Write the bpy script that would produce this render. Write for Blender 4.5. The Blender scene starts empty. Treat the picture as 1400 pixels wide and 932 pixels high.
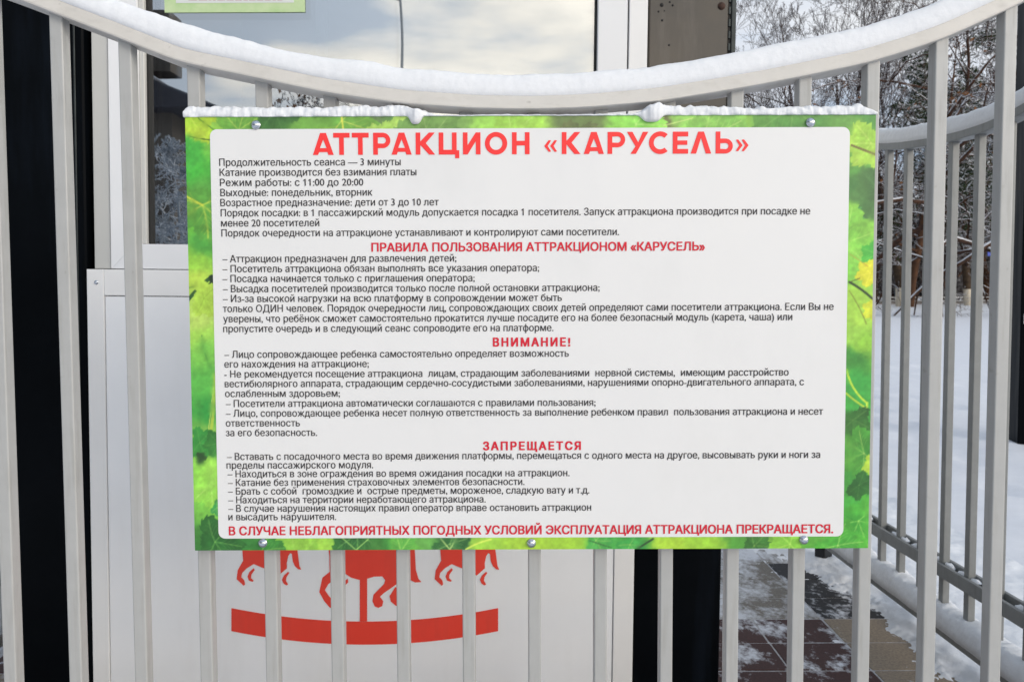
import bpy, math, random
import numpy as np
from mathutils import Vector, Matrix, noise
from mathutils.geometry import tessellate_polygon, delaunay_2d_cdt

S = bpy.context.scene
COL = S.collection
R = math.radians

# ------------------------------------------------------------------ camera
FPX, EYE = 970.0, 1.04
PITCH, ROLL = 0.0426, -0.0036
CYP = 405.5 + FPX * math.tan(PITCH)
cam_data = bpy.data.cameras.new('camera')
cam = bpy.data.objects.new('camera', cam_data); COL.objects.link(cam)
cam_data.sensor_width = 36; cam_data.lens = 36 * FPX / 1400
cam_data.shift_y = (CYP - 466) / 1400
cam_data.clip_start = 0.05; cam_data.clip_end = 2000
CM = Matrix.Rotation(math.pi / 2 - PITCH, 3, 'X') @ Matrix.Rotation(ROLL, 3, 'Z')
cam.matrix_world = Matrix.Translation((0, 0, EYE)) @ CM.to_4x4()
S.camera = cam
cam_data.dof.use_dof = True; cam_data.dof.focus_distance = 1.12; cam_data.dof.aperture_fstop = 11.0

def W(px, py, Y):
    """surveyed point: where the line of sight of a photo pixel meets the vertical plane at depth Y"""
    d = CM @ Vector(((px - 700) / FPX, -(py - CYP) / FPX, -1))
    t = Y / d.y
    return d.x * t, EYE + d.z * t

# ------------------------------------------------------------------ world
wd = bpy.data.worlds.new('World'); S.world = wd; wd.use_nodes = True
nt = wd.node_tree; nt.nodes.clear()
def N(tree, typ, **kw):
    n = tree.nodes.new(typ)
    for k, v in kw.items():
        if k.startswith('i_'): n.inputs[int(k[2:])].default_value = v
        else: setattr(n, k, v)
    return n
def ramp(tree, fac, stops, interp='LINEAR'):
    r = tree.nodes.new('ShaderNodeValToRGB'); cr = r.color_ramp; cr.interpolation = interp
    while len(cr.elements) > 1: cr.elements.remove(cr.elements[-1])
    cr.elements[0].position = stops[0][0]; cr.elements[0].color = stops[0][1]
    for p, c in stops[1:]:
        e = cr.elements.new(p); e.color = c
    if fac is not None: tree.links.new(fac, r.inputs[0])
    return r
def g(v): return (v, v, v, 1)
SUN_EL, SUN_AZ = R(18), R(130)
sky = N(nt, 'ShaderNodeTexSky', sky_type='NISHITA', sun_disc=False, sun_elevation=SUN_EL, sun_rotation=SUN_AZ)
tc = N(nt, 'ShaderNodeTexCoord')
sep = N(nt, 'ShaderNodeSeparateXYZ'); nt.links.new(tc.outputs['Generated'], sep.inputs[0])
mz = N(nt, 'ShaderNodeMath', operation='MAXIMUM', i_1=0.0); nt.links.new(sep.outputs[2], mz.inputs[0])
az = N(nt, 'ShaderNodeMath', operation='ADD', i_1=0.22); nt.links.new(mz.outputs[0], az.inputs[0])
dv = N(nt, 'ShaderNodeVectorMath', operation='DIVIDE')
cb = N(nt, 'ShaderNodeCombineXYZ'); [nt.links.new(az.outputs[0], cb.inputs[i]) for i in range(3)]
nt.links.new(tc.outputs['Generated'], dv.inputs[0]); nt.links.new(cb.outputs[0], dv.inputs[1])
mp = N(nt, 'ShaderNodeMapping'); mp.inputs['Scale'].default_value = (0.75, 1.25, 0.6); mp.inputs['Location'].default_value = (3.3, 1.1, 0)
nt.links.new(dv.outputs[0], mp.inputs[0])
ns = N(nt, 'ShaderNodeTexNoise'); ns.inputs['Scale'].default_value = 1.5; ns.inputs['Detail'].default_value = 7; ns.inputs['Roughness'].default_value = 0.52
nt.links.new(mp.outputs[0], ns.inputs['Vector'])
ns2 = N(nt, 'ShaderNodeTexNoise'); ns2.inputs['Scale'].default_value = 3.1; ns2.inputs['Detail'].default_value = 6
nt.links.new(mp.outputs[0], ns2.inputs['Vector'])
# cloud brightness: bright warm low bank towards the sunset (-Y), blue grey deck above, pale white elsewhere
el = N(nt, 'ShaderNodeMath', operation='MULTIPLY_ADD', i_1=0.32, i_2=-0.16); nt.links.new(ns2.outputs[0], el.inputs[0])
el2 = N(nt, 'ShaderNodeMath', operation='ADD'); nt.links.new(mz.outputs[0], el2.inputs[0]); nt.links.new(el.outputs[0], el2.inputs[1])
slope = N(nt, 'ShaderNodeMath', operation='MULTIPLY_ADD', i_1=-0.26); nt.links.new(sep.outputs[0], slope.inputs[0]); nt.links.new(el2.outputs[0], slope.inputs[2])
west = ramp(nt, slope.outputs[0], [(0.0, (18.5, 16.2, 13.2, 1)), (0.27, (18.5, 16.8, 14.4, 1)), (0.33, (13.0, 12.2, 11.0, 1)), (0.385, (6.9, 7.6, 8.6, 1)), (0.6, (6.1, 7.1, 8.3, 1)), (1.0, (6.8, 7.6, 8.8, 1))])
east = ramp(nt, ns.outputs[0], [(0.36, (4.6, 5.8, 7.5, 1)), (0.50, (6.8, 7.2, 7.9, 1)), (0.62, (7.4, 7.6, 7.9, 1))])
wf = N(nt, 'ShaderNodeMapRange', i_1=0.35, i_2=-0.45); nt.links.new(sep.outputs[1], wf.inputs[0])
cm = N(nt, 'ShaderNodeMix', data_type='RGBA'); nt.links.new(wf.outputs[0], cm.inputs[0]); nt.links.new(east.outputs[0], cm.inputs[6]); nt.links.new(west.outputs[0], cm.inputs[7])
lf = N(nt, 'ShaderNodeMapRange', i_1=-0.95, i_2=-0.15, i_3=0.34, i_4=1.0); nt.links.new(sep.outputs[0], lf.inputs[0])
dk = N(nt, 'ShaderNodeVectorMath', operation='SCALE'); nt.links.new(cm.outputs[2], dk.inputs[0]); nt.links.new(lf.outputs[0], dk.inputs[3])
cov = ramp(nt, ns.outputs[0], [(0.30, g(0.75)), (0.55, g(0.97))])
mx = N(nt, 'ShaderNodeMix', data_type='RGBA'); nt.links.new(cov.outputs[0], mx.inputs[0]); nt.links.new(sky.outputs[0], mx.inputs[6]); nt.links.new(dk.outputs[0], mx.inputs[7])
bg = N(nt, 'ShaderNodeBackground'); bg.inputs[1].default_value = 0.1; nt.links.new(mx.outputs[2], bg.inputs[0])
wo = N(nt, 'ShaderNodeOutputWorld'); nt.links.new(bg.outputs[0], wo.inputs[0])

# ------------------------------------------------------------------ sun (veiled by cloud, low behind the photographer)
sl = bpy.data.lights.new('sun', 'SUN'); sl.energy = 1.15; sl.angle = R(22); sl.color = (1, 0.95, 0.88)
so = bpy.data.objects.new('sun', sl); COL.objects.link(so)
so.rotation_euler = (math.pi / 2 - SUN_EL, 0, math.pi - SUN_AZ)
S.view_settings.view_transform = 'Standard'; S.view_settings.look = 'None'
S.view_settings.exposure = 0.24; S.view_settings.gamma = 1.0; S.view_settings.use_curve_mapping = False

# ------------------------------------------------------------------ helpers
def srgb(c):
    return tuple(((v / 255) / 12.92 if v / 255 <= .04045 else ((v / 255 + .055) / 1.055) ** 2.4) for v in c)
class MB:
    def __init__(s): s.v = []; s.f = []
    def add(s, v, f):
        o = len(s.v); s.v += [tuple(p) for p in v]; s.f += [tuple(i + o for i in q) for q in f]; return s
    def box(s, x0, x1, y0, y1, z0, z1):
        v = [(x, y, z) for z in (z0, z1) for y in (y0, y1) for x in (x0, x1)]
        return s.add(v, [(0, 2, 3, 1), (4, 5, 7, 6), (0, 1, 5, 4), (2, 6, 7, 3), (0, 4, 6, 2), (1, 3, 7, 5)])
    def prism(s, ring0, ring1, caps=True):
        n = len(ring0); f = [(i, (i + 1) % n, n + (i + 1) % n, n + i) for i in range(n)]
        if caps: f += [tuple(range(n))[::-1], tuple(range(n, 2 * n))]
        return s.add(list(ring0) + list(ring1), f)
    def sweep(s, rings, caps=True, closed=True):
        n = len(rings[0]); v = [p for r in rings for p in r]; f = []
        for k in range(len(rings) - 1):
            for i in range(n if closed else n - 1):
                j = (i + 1) % n
                f.append((k * n + i, k * n + j, (k + 1) * n + j, (k + 1) * n + i))
        if caps:
            f.append(tuple(range(n))[::-1]); f.append(tuple(range((len(rings) - 1) * n, len(rings) * n)))
        return s.add(v, f)
    def cyl(s, p0, p1, r0, r1=None, n=12):
        p0, p1 = Vector(p0), Vector(p1); r1 = r0 if r1 is None else r1
        d = (p1 - p0).normalized(); a = d.orthogonal().normalized(); b = d.cross(a)
        c = [a * math.cos(2 * math.pi * i / n) + b * math.sin(2 * math.pi * i / n) for i in range(n)]
        return s.prism([p0 + q * r0 for q in c], [p1 + q * r1 for q in c])
    def build(s, name, mat, parent=None, smooth=False, loc=None):
        me = bpy.data.meshes.new(name); me.from_pydata(s.v, [], s.f); me.update()
        return link(name, me, mat, parent, smooth, loc)
def link(name, me, mat=None, parent=None, smooth=False, loc=None):
    if mat and not me.materials: me.materials.append(mat)
    if smooth: me.polygons.foreach_set('use_smooth', [True] * len(me.polygons))
    o = bpy.data.objects.new(name, me); COL.objects.link(o)
    if parent: o.parent = parent
    if loc: o.location = loc
    return o
def tag(o, label=None, cat=None, group=None, kind=None):
    if label: o['label'] = label
    if cat: o['category'] = cat
    if group: o['group'] = group
    if kind: o['kind'] = kind
    return o
def empty(name, loc=(0, 0, 0), **kw):
    o = bpy.data.objects.new(name, None); COL.objects.link(o); o.location = loc; o.empty_display_size = .1
    return tag(o, **kw)
def rrect(x0, x1, y0, y1, r, n=2):
    out = []
    for cx, cy, a in ((x1 - r, y1 - r, 0), (x0 + r, y1 - r, 90), (x0 + r, y0 + r, 180), (x1 - r, y0 + r, 270)):
        for k in range(n + 1):
            t = R(a + 90 * k / n); out.append((cx + r * math.cos(t), cy + r * math.sin(t)))
    return out
def fbm(x, y, z, o=4):
    return noise.fractal(Vector((x, y, z)), 1.0, 2.0, o)

# ------------------------------------------------------------------ materials
def mat(name, col, rough=.5, metal=0., spec=.5, vary=.0, vscale=8., col2=None, bump=0., bscale=60., coat=0.):
    m = bpy.data.materials.new(name); m.use_nodes = True; t = m.node_tree; b = t.nodes['Principled BSDF']
    b.inputs['Roughness'].default_value = rough; b.inputs['Metallic'].default_value = metal
    b.inputs['Specular IOR Level'].default_value = spec; b.inputs['Coat Weight'].default_value = coat
    col = tuple(col) + (1,) if len(col) == 3 else col
    b.inputs['Base Color'].default_value = col
    c = t.nodes.new('ShaderNodeTexCoord')
    if vary or col2:
        n = t.nodes.new('ShaderNodeTexNoise'); n.inputs['Scale'].default_value = vscale; n.inputs['Detail'].default_value = 6; n.inputs['Roughness'].default_value = .62
        t.links.new(c.outputs['Object'], n.inputs['Vector'])
        c2 = tuple(col2) + (1,) if col2 else tuple(v * (1 - vary) for v in col[:3]) + (1,)
        r = ramp(t, n.outputs[0], [(.38, col), (.66, c2)])
        t.links.new(r.outputs[0], b.inputs['Base Color'])
    if bump:
        n2 = t.nodes.new('ShaderNodeTexNoise'); n2.inputs['Scale'].default_value = bscale; n2.inputs['Detail'].default_value = 5
        t.links.new(c.outputs['Object'], n2.inputs['Vector'])
        bp = t.nodes.new('ShaderNodeBump'); bp.inputs['Strength'].default_value = bump; bp.inputs['Distance'].default_value = .004
        t.links.new(n2.outputs[0], bp.inputs['Height']); t.links.new(bp.outputs[0], b.inputs['Normal'])
    return m
M = {}
M['grey'] = mat('warm_grey_paint', (.425, .430, .425), .36, vary=.07, vscale=22, bump=.05, bscale=500)
def add_smudges(m):
    t = m.node_tree; b = t.nodes['Principled BSDF']; src = b.inputs['Base Color'].links[0].from_socket
    c = t.nodes.new('ShaderNodeTexCoord'); n = t.nodes.new('ShaderNodeTexNoise'); n.inputs['Scale'].default_value = 55; n.inputs['Detail'].default_value = 3
    t.links.new(c.outputs['Object'], n.inputs['Vector'])
    r = ramp(t, n.outputs[0], [(.70, g(0)), (.80, g(.38))])
    mm = t.nodes.new('ShaderNodeMix'); mm.data_type = 'RGBA'; t.links.new(r.outputs[0], mm.inputs[0]); t.links.new(src, mm.inputs[6]); mm.inputs[7].default_value = (.22, .20, .17, 1)
    t.links.new(mm.outputs[2], b.inputs['Base Color'])
add_smudges(M['grey'])
def add_streaks(m, col, amount, sx=40, sz=2.5, lo=.52, hi=.72):
    """faint run-off streaks and wiped dirt, stretched vertically"""
    t = m.node_tree; b = t.nodes['Principled BSDF']; src = b.inputs['Base Color'].links[0].from_socket
    c = t.nodes.new('ShaderNodeNewGeometry'); mp_ = t.nodes.new('ShaderNodeMapping'); mp_.inputs['Scale'].default_value = (sx, sx, sz); t.links.new(c.outputs['Position'], mp_.inputs[0])
    n = t.nodes.new('ShaderNodeTexNoise'); n.inputs['Scale'].default_value = 1; n.inputs['Detail'].default_value = 6; n.inputs['Roughness'].default_value = .6; t.links.new(mp_.outputs[0], n.inputs['Vector'])
    r = ramp(t, n.outputs[0], [(lo, g(0)), (hi, g(amount))])
    mm = t.nodes.new('ShaderNodeMix'); mm.data_type = 'RGBA'; t.links.new(r.outputs[0], mm.inputs[0]); t.links.new(src, mm.inputs[6]); mm.inputs[7].default_value = tuple(col) + (1,)
    t.links.new(mm.outputs[2], b.inputs['Base Color'])
    rr_ = ramp(t, n.outputs[0], [(.35, g(.30)), (.75, g(.60))]); t.links.new(rr_.outputs[0], b.inputs['Roughness'])
add_streaks(M['grey'], (.26, .25, .22), .35, 90, 7)
M['skylit_rail'] = mat('skylit_rail_paint', (.63, .605, .565), .36, vary=.08, vscale=16, bump=.05, bscale=500)  # fence grey made lighter and warmer: sky light on the rail put into colour
add_smudges(M['skylit_rail'])
M['sidegrey'] = mat('side_fence_grey', (.25, .26, .26), .45, vary=.12, vscale=22, bump=.05, bscale=500)
add_smudges(M['sidegrey'])
M['black'] = mat('gloss_black_cladding', (.0030, .0040, .0055), .5, spec=.03, vary=.3, vscale=3)
M['blackpost'] = mat('black_post_paint', (.006, .007, .009), .4, vary=.3, vscale=30)
M['white'] = mat('white_board', (.84, .84, .84), .42, vary=.05, vscale=3)
M['inset'] = mat('white_inset_board', (.88, .895, .92), .30, vary=.05, vscale=2.5)
M['pvc'] = mat('white_plastic_frame', (.80, .81, .83), .28, vary=.02, vscale=5)
M['jamb'] = mat('grey_white_jamb', (.54, .54, .52), .4, vary=.05, vscale=6)
M['taupe'] = mat('taupe_steel_plate', (.100, .089, .076), .5, metal=.35, col2=(.068, .065, .062), vscale=2.2, bump=.05)
M['darksteel'] = mat('dark_steel', (.05, .06, .062), .45, metal=.5, vary=.4, vscale=20)
M['rubber'] = mat('black_rubber', (.008, .008, .008), .7, vary=.3)
M['rust'] = mat('rusty_bolt', (.06, .025, .015), .8, col2=(.02, .012, .01), vscale=90)
M['chrome'] = mat('zinc_steel', (.62, .66, .72), .16, metal=1., vary=.1, vscale=50)
M['interior'] = mat('kiosk_interior', (.06, .06, .065), .8, vary=.3, vscale=2)
M['chair'] = mat('pale_chair_cover', (.42, .52, .56), .8, col2=(.22, .28, .30), vscale=9)
M['print_red'] = mat('red_vinyl', (.88, .062, .036), .4, vary=.08, vscale=4)
M['title'] = mat('title_ink', (.93, .035, .035), .5, vary=.03)
M['heading'] = mat('heading_ink', (.66, .004, .028), .5, vary=.05)
M['ink'] = mat('text_ink', (.022, .018, .021), .55, vary=.1)
M['signwhite'] = mat('sign_white_print', (.775, .775, .775), .38, vary=.012, vscale=6)
M['alu'] = mat('composite_edge', (.52, .52, .50), .4, metal=.2, vary=.1, vscale=60)
M['concrete'] = mat('joint_sand', (.30, .29, .29), .9, col2=(.52, .53, .56), vscale=35, bump=.4, bscale=300)
for k_, a_ in (('white', .16), ('inset', .10), ('pvc', .12), ('jamb', .25)): add_streaks(M[k_], (.50, .49, .46), a_, 14, 1.6)
add_streaks(M['signwhite'], (.60, .60, .585), .18, 9, 5, .50, .75)
add_streaks(M['print_red'], (.45, .06, .05), .3, 14, 1.6)
add_streaks(M['black'], (.008, .012, .020), .7, 9, 1.0)
add_streaks(M['taupe'], (.19, .17, .15), .4, 20, 3)
add_streaks(M['skylit_rail'], (.40, .38, .34), .30, 30, 60)
add_streaks(M['sidegrey'], (.16, .16, .155), .35, 60, 9)

def dusted(name, base, base2, thr=(.50, .62), scale=5., rough=.75, tex=140.):
    """paver surface with a thin blown dusting of snow lying in patches"""
    m = bpy.data.materials.new(name); m.use_nodes = True; t = m.node_tree; b = t.nodes['Principled BSDF']
    ge = t.nodes.new('ShaderNodeNewGeometry')
    n0 = t.nodes.new('ShaderNodeTexNoise'); n0.inputs['Scale'].default_value = tex; n0.inputs['Detail'].default_value = 4
    t.links.new(ge.outputs['Position'], n0.inputs['Vector'])
    r0 = ramp(t, n0.outputs[0], [(.36, tuple(base) + (1,)), (.64, tuple(base2) + (1,))])
    n1 = t.nodes.new('ShaderNodeTexNoise'); n1.inputs['Scale'].default_value = scale; n1.inputs['Detail'].default_value = 4; n1.inputs['Roughness'].default_value = .55
    mpg = t.nodes.new('ShaderNodeMapping'); mpg.inputs['Scale'].default_value = (1, .8, 1); mpg.inputs['Rotation'].default_value = (0, 0, .5)
    t.links.new(ge.outputs['Position'], mpg.inputs[0]); t.links.new(mpg.outputs[0], n1.inputs['Vector'])
    n2 = t.nodes.new('ShaderNodeTexNoise'); n2.inputs['Scale'].default_value = 48; n2.inputs['Detail'].default_value = 7; n2.inputs['Roughness'].default_value = .7
    t.links.new(mpg.outputs[0], n2.inputs['Vector'])
    a = t.nodes.new('ShaderNodeMath'); a.operation = 'MULTIPLY_ADD'; a.inputs[1].default_value = .55; t.links.new(n2.outputs[0], a.inputs[0])
    s1 = t.nodes.new('ShaderNodeMath'); s1.operation = 'ADD'; s1.inputs[1].default_value = -.275; t.links.new(n1.outputs[0], s1.inputs[0]); t.links.new(s1.outputs[0], a.inputs[2])
    r1 = ramp(t, a.outputs[0], [(thr[0], g(0)), (thr[1], g(.9))])
    mm = t.nodes.new('ShaderNodeMix'); mm.data_type = 'RGBA'; t.links.new(r1.outputs[0], mm.inputs[0]); t.links.new(r0.outputs[0], mm.inputs[6]); mm.inputs[7].default_value = (.66, .69, .75, 1)
    t.links.new(mm.outputs[2], b.inputs['Base Color']); b.inputs['Roughness'].default_value = rough
    bp = t.nodes.new('ShaderNodeBump'); bp.inputs['Strength'].default_value = .35; bp.inputs['Distance'].default_value = .002
    t.links.new(n0.outputs[0], bp.inputs['Height']); t.links.new(bp.outputs[0], b.inputs['Normal'])
    return m
def snowmat(name, col=(.82, .84, .88), bump=.35, scale=70., sss=.0):
    m = bpy.data.materials.new(name); m.use_nodes = True; t = m.node_tree; b = t.nodes['Principled BSDF']
    b.inputs['Base Color'].default_value = tuple(col) + (1,); b.inputs['Roughness'].default_value = .75
    ge = t.nodes.new('ShaderNodeNewGeometry')
    n = t.nodes.new('ShaderNodeTexNoise'); n.inputs['Scale'].default_value = scale; n.inputs['Detail'].default_value = 8; n.inputs['Roughness'].default_value = .65
    t.links.new(ge.outputs['Position'], n.inputs['Vector'])
    bp = t.nodes.new('ShaderNodeBump'); bp.inputs['Strength'].default_value = bump; bp.inputs['Distance'].default_value = .006
    t.links.new(n.outputs[0], bp.inputs['Height']); t.links.new(bp.outputs[0], b.inputs['Normal'])
    r = ramp(t, n.outputs[0], [(.3, tuple(c * .93 for c in col) + (1,)), (.7, tuple(col) + (1,))]); t.links.new(r.outputs[0], b.inputs['Base Color'])
    return m
M['snow'] = snowmat('fresh_snow', (.76, .785, .83)); M['groundsnow'] = snowmat('ground_snow', (.76, .78, .83), .6, 9.)
M['railsnow'] = snowmat('rail_snow', (.80, .82, .855), .16, 120.)

def glassmat(nm, refl):
    m = bpy.data.materials.new(nm); m.use_nodes = True; t = m.node_tree; t.nodes.clear()
    o = t.nodes.new('ShaderNodeOutputMaterial'); mx = t.nodes.new('ShaderNodeMixShader')
    tr = t.nodes.new('ShaderNodeBsdfTransparent'); tr.inputs[0].default_value = (.72, .75, .77, 1)
    gl = t.nodes.new('ShaderNodeBsdfGlossy'); gl.inputs['Roughness'].default_value = .0; gl.inputs[0].default_value = (.90, .93, .95, 1)
    c = t.nodes.new('ShaderNodeTexCoord'); n = t.nodes.new('ShaderNodeTexNoise'); n.inputs['Scale'].default_value = 2.2; n.inputs['Detail'].default_value = 1
    t.links.new(c.outputs['Object'], n.inputs['Vector'])
    bp = t.nodes.new('ShaderNodeBump'); bp.inputs['Strength'].default_value = .05; bp.inputs['Distance'].default_value = .02
    t.links.new(n.outputs[0], bp.inputs['Height']); t.links.new(bp.outputs[0], gl.inputs['Normal'])
    fr = t.nodes.new('ShaderNodeFresnel'); fr.inputs[0].default_value = 1.5
    ma = t.nodes.new('ShaderNodeMath'); ma.operation = 'ADD'; ma.inputs[1].default_value = refl; t.links.new(fr.outputs[0], ma.inputs[0])
    t.links.new(ma.outputs[0], mx.inputs[0]); t.links.new(tr.outputs[0], mx.inputs[1]); t.links.new(gl.outputs[0], mx.inputs[2])
    t.links.new(mx.outputs[0], o.inputs[0]); return m
M['glass'] = glassmat('mirrored_window_glass', .52); M['glass2'] = glassmat('inner_window_glass', .42)
def vcolmat(name, rough=.4):
    m = bpy.data.materials.new(name); m.use_nodes = True; t = m.node_tree; b = t.nodes['Principled BSDF']
    a = t.nodes.new('ShaderNodeVertexColor'); a.layer_name = 'print'; t.links.new(a.outputs[0], b.inputs['Base Color']); b.inputs['Roughness'].default_value = rough
    return m
M['leafprint'] = vcolmat('leaf_photo_print')

def barkmat(name, c1, c2, snow=.55, wash=0., scale=1.):
    """bark; snow lies on whatever faces up; wash = height of a limewashed foot"""
    m = bpy.data.materials.new(name); m.use_nodes = True; t = m.node_tree; b = t.nodes['Principled BSDF']; b.inputs['Roughness'].default_value = .9; b.inputs['Specular IOR Level'].default_value = .1
    ge = t.nodes.new('ShaderNodeNewGeometry'); tc = t.nodes.new('ShaderNodeTexCoord')
    n = t.nodes.new('ShaderNodeTexNoise'); n.inputs['Scale'].default_value = 5 * scale; n.inputs['Detail'].default_value = 4
    t.links.new(ge.outputs['Position'], n.inputs['Vector'])
    r = ramp(t, n.outputs[0], [(.35, tuple(c1) + (1,)), (.65, tuple(c2) + (1,))]); last = r.outputs[0]
    if wash:
        s = t.nodes.new('ShaderNodeSeparateXYZ'); t.links.new(tc.outputs['Object'], s.inputs[0])
        lt = t.nodes.new('ShaderNodeMath'); lt.operation = 'LESS_THAN'; lt.inputs[1].default_value = wash; t.links.new(s.outputs[2], lt.inputs[0])
        m2 = t.nodes.new('ShaderNodeMix'); m2.data_type = 'RGBA'; t.links.new(lt.outputs[0], m2.inputs[0]); t.links.new(last, m2.inputs[6]); m2.inputs[7].default_value = (.58, .52, .42, 1); last = m2.outputs[2]
    s = t.nodes.new('ShaderNodeSeparateXYZ'); t.links.new(ge.outputs['Normal'], s.inputs[0])
    n3 = t.nodes.new('ShaderNodeTexNoise'); n3.inputs['Scale'].default_value = 2.2; t.links.new(ge.outputs['Position'], n3.inputs['Vector'])
    ad = t.nodes.new('ShaderNodeMath'); ad.operation = 'MULTIPLY_ADD'; ad.inputs[1].default_value = .9; t.links.new(n3.outputs[0], ad.inputs[0]); t.links.new(s.outputs[2], ad.inputs[2])
    rr = ramp(t, ad.outputs[0], [(.55 + snow * .5, g(0)), (.72 + snow * .5, g(1))])
    m3 = t.nodes.new('ShaderNodeMix'); m3.data_type = 'RGBA'; t.links.new(rr.outputs[0], m3.inputs[0]); t.links.new(last, m3.inputs[6]); m3.inputs[7].default_value = (.74, .76, .80, 1)
    t.links.new(m3.outputs[2], b.inputs['Base Color']); return m

# ------------------------------------------------------------------ ground
def ground_h(x, y):
    r = min(max((y - 5) / 30, 0), 1) * .50 + min(max((y - 35) / 30, 0), 1) * .30
    return r
def lerp(a, b, t): return a + (b - a) * t
SX = lambda z: 1.28 - .0258 * z            # line of the side fence (outer face of its bars)
def edge_x(y): return float(np.interp(y, [1.0, 2.0, 2.13, 2.25, 2.35, 2.45, 2.7, 2.9, 3.3, 4.2], [1.15, 1.14, 1.16, 1.185, 1.19, 1.12, 1.09, 1.02, .92, .6]))
mb = MB(); xs = [-400, -120, -40, -15, -6, -3] ; 
def grid(mb, xs, ys, fz):
    o = len(mb.v); nx = len(xs)
    for y in ys:
        for x in xs: mb.v.append((x, y, fz(x, y)))
    for j in range(len(ys) - 1):
        for i in range(nx - 1):
            a = o + j * nx + i; mb.f.append((a, a + 1, a + nx + 1, a + nx))
STEPS = [(2.3 + .16 * k + .10 * (k % 2), 2.6 + .62 * k + .05 * math.sin(k * 2.1)) for k in range(13)] + [(4.9 - .22 * k + .11 * (k % 2), 4.4 + .5 * k) for k in range(9)]
def footprint(x, y):
    d = 0
    for fx, fy in STEPS:
        q = ((x - fx) / .07) ** 2 + ((y - fy) / .15) ** 2
        if q < 4: d += .035 * math.exp(-q) - .010 * math.exp(-(q - 1.8) ** 2 * 2)
    return d
def gsnow(x, y):
    return ground_h(x, y) + .05 * fbm(x * .35, y * .35, 3) * min(1, max(0, (math.hypot(x, y) - 4) / 6)) + .012 * fbm(x * 1.7, y * 1.7, 1) + (.012 * fbm(x * 4.5, y * 4.5, 6) - footprint(x, y) if 1.3 < x < 6 and 1.2 < y < 10.5 else 0)
xs = [-500, -200, -90, -45, -25, -15, -10, -7, -5.5, -4.5] + [-4 + .5 * i for i in range(11)] + [1.25 + .07 * i for i in range(62)] + [5.7, 7, 9, 11, 13, 15, 17, 19, 21, 23, 26, 30, 36, 45, 60, 90, 200, 500]
ys = [-500, -200, -90, -45, -25, -15, -10, -7, -5.5] + [-5 + .5 * i for i in range(13)] + [1.25 + .09 * i for i in range(100)] + [10.5, 11.5, 13, 15, 17, 19, 21, 24, 27, 30, 34, 38, 43, 50, 60, 75, 100, 150, 250, 600]
mb = MB(); grid(mb, xs, ys, lambda x, y: gsnow(x, y) - .075 * (1 if (-1.9 < x < 1.05 and -1.2 < y < 4.9) else 0))
tag(mb.build('snow_ground', M['groundsnow'], smooth=True), kind='structure', label='snow covered open ground')
# bed of joint sand under the pavers, and the pavers themselves
pav = empty('pavement', (0, 0, 0), kind='structure')
mb = MB().box(-1.8, 1.55, .5, 4.3, -.06, -.0022); mb.build('joint_bed', M['concrete'], pav)
TW, TD = .2264, .1583
PM = {'red': dusted('red_brown_paver', (.060, .024, .022), (.040, .017, .016), (.54, .68), 7),
      'beige': dusted('sand_paver', (.27, .22, .165), (.19, .155, .12), (.60, .72), 5),
      'black': dusted('charcoal_paver', (.022, .022, .025), (.012, .012, .014), (.525, .68), 6),
      'snowred': dusted('snowy_red_paver', (.075, .034, .032), (.045, .024, .024), (.46, .58), 6),
      'snowgrey': dusted('snowy_sand_paver', (.20, .18, .15), (.13, .12, .11), (.42, .62), 5)}
rnd = random.Random(4)
shape = {}
def tile_mesh(m):
    if m in shape: return shape[m]
    w, d, b = TW - .0045, TD - .0045, .0025
    bm = MB(); bm.sweep([[(x, y, z) for x, y in rrect(-w / 2 + i, w / 2 - i, -d / 2 + i, d / 2 - i, .003, 1)] for z, i in ((-.05, 0), (-b, 0), (0, b))])
    me = bpy.data.meshes.new('paver'); me.from_pydata(bm.v, [], bm.f); me.materials.append(PM[m]); shape[m] = me; return me
# the joint between rows at photo y=853 lies 2.25 m away; the column joint there at x=1119.5
def gy(py): return FPX * EYE / (py - 404.2)
Y0 = gy(853.0); X0 = (1119.5 - 690) / FPX * Y0
for r in range(-5, 14):
    for c in range(-11, 2):
        off = TW / 2 if r == 0 and c < -1 else 0
        cx, cyy = X0 + (c + .5) * TW + off, Y0 + (r + .5) * TD
        if cyy > 4.1 or cyy < 1.2: continue
        if r < 0: k = 'beige' if c >= 0 else ('red' if (c > -6) else rnd.choice(['red', 'beige']))
        elif r in (0, 1): k = 'black' if c >= 0 else 'snowgrey'
        elif r == 2: k = 'black' if c >= 0 else 'snowgrey'
        elif r in (3, 4): k = 'snowred' if rnd.random() < .3 else 'snowgrey'
        else: k = rnd.choice(['snowred', 'snowgrey', 'black', 'red'])
        o = link('paver', tile_mesh(k), None, pav, loc=(cx - .011 * (cyy - Y0), cyy, rnd.uniform(-.0012, .0008)))
        o.rotation_euler = (rnd.uniform(-.003, .003), rnd.uniform(-.003, .003), 0)
# drift blown through the side fence, thinning over the pavers
def drift(x, y):
    t = x - edge_x(y)
    n1 = fbm(x * 7, y * 7, 0, 3); n2 = fbm(x * 85, y * 85, 5, 5)
    t += .05 * n1
    s = min(max(t / .10, -.6), 1.0)
    base = -.006 + .030 * s + (.008 * n2 if s < .6 else .0015 * n2)
    return base + .025 * min(max((x - SX(y) - .0) / .2, 0), 1) + .01 * n1 * max(s, 0)
mb = MB(); grid(mb, [.55 + .007 * i for i in range(190)], [1.45 + .008 * i for i in range(345)], lambda x, y: drift(x, y) if x > .62 else -.03)
tag(mb.build('snow_drift', M['snow'], smooth=True), label='blown snow drift thinning out over the pavers beside the side fence', kind='stuff')
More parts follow.
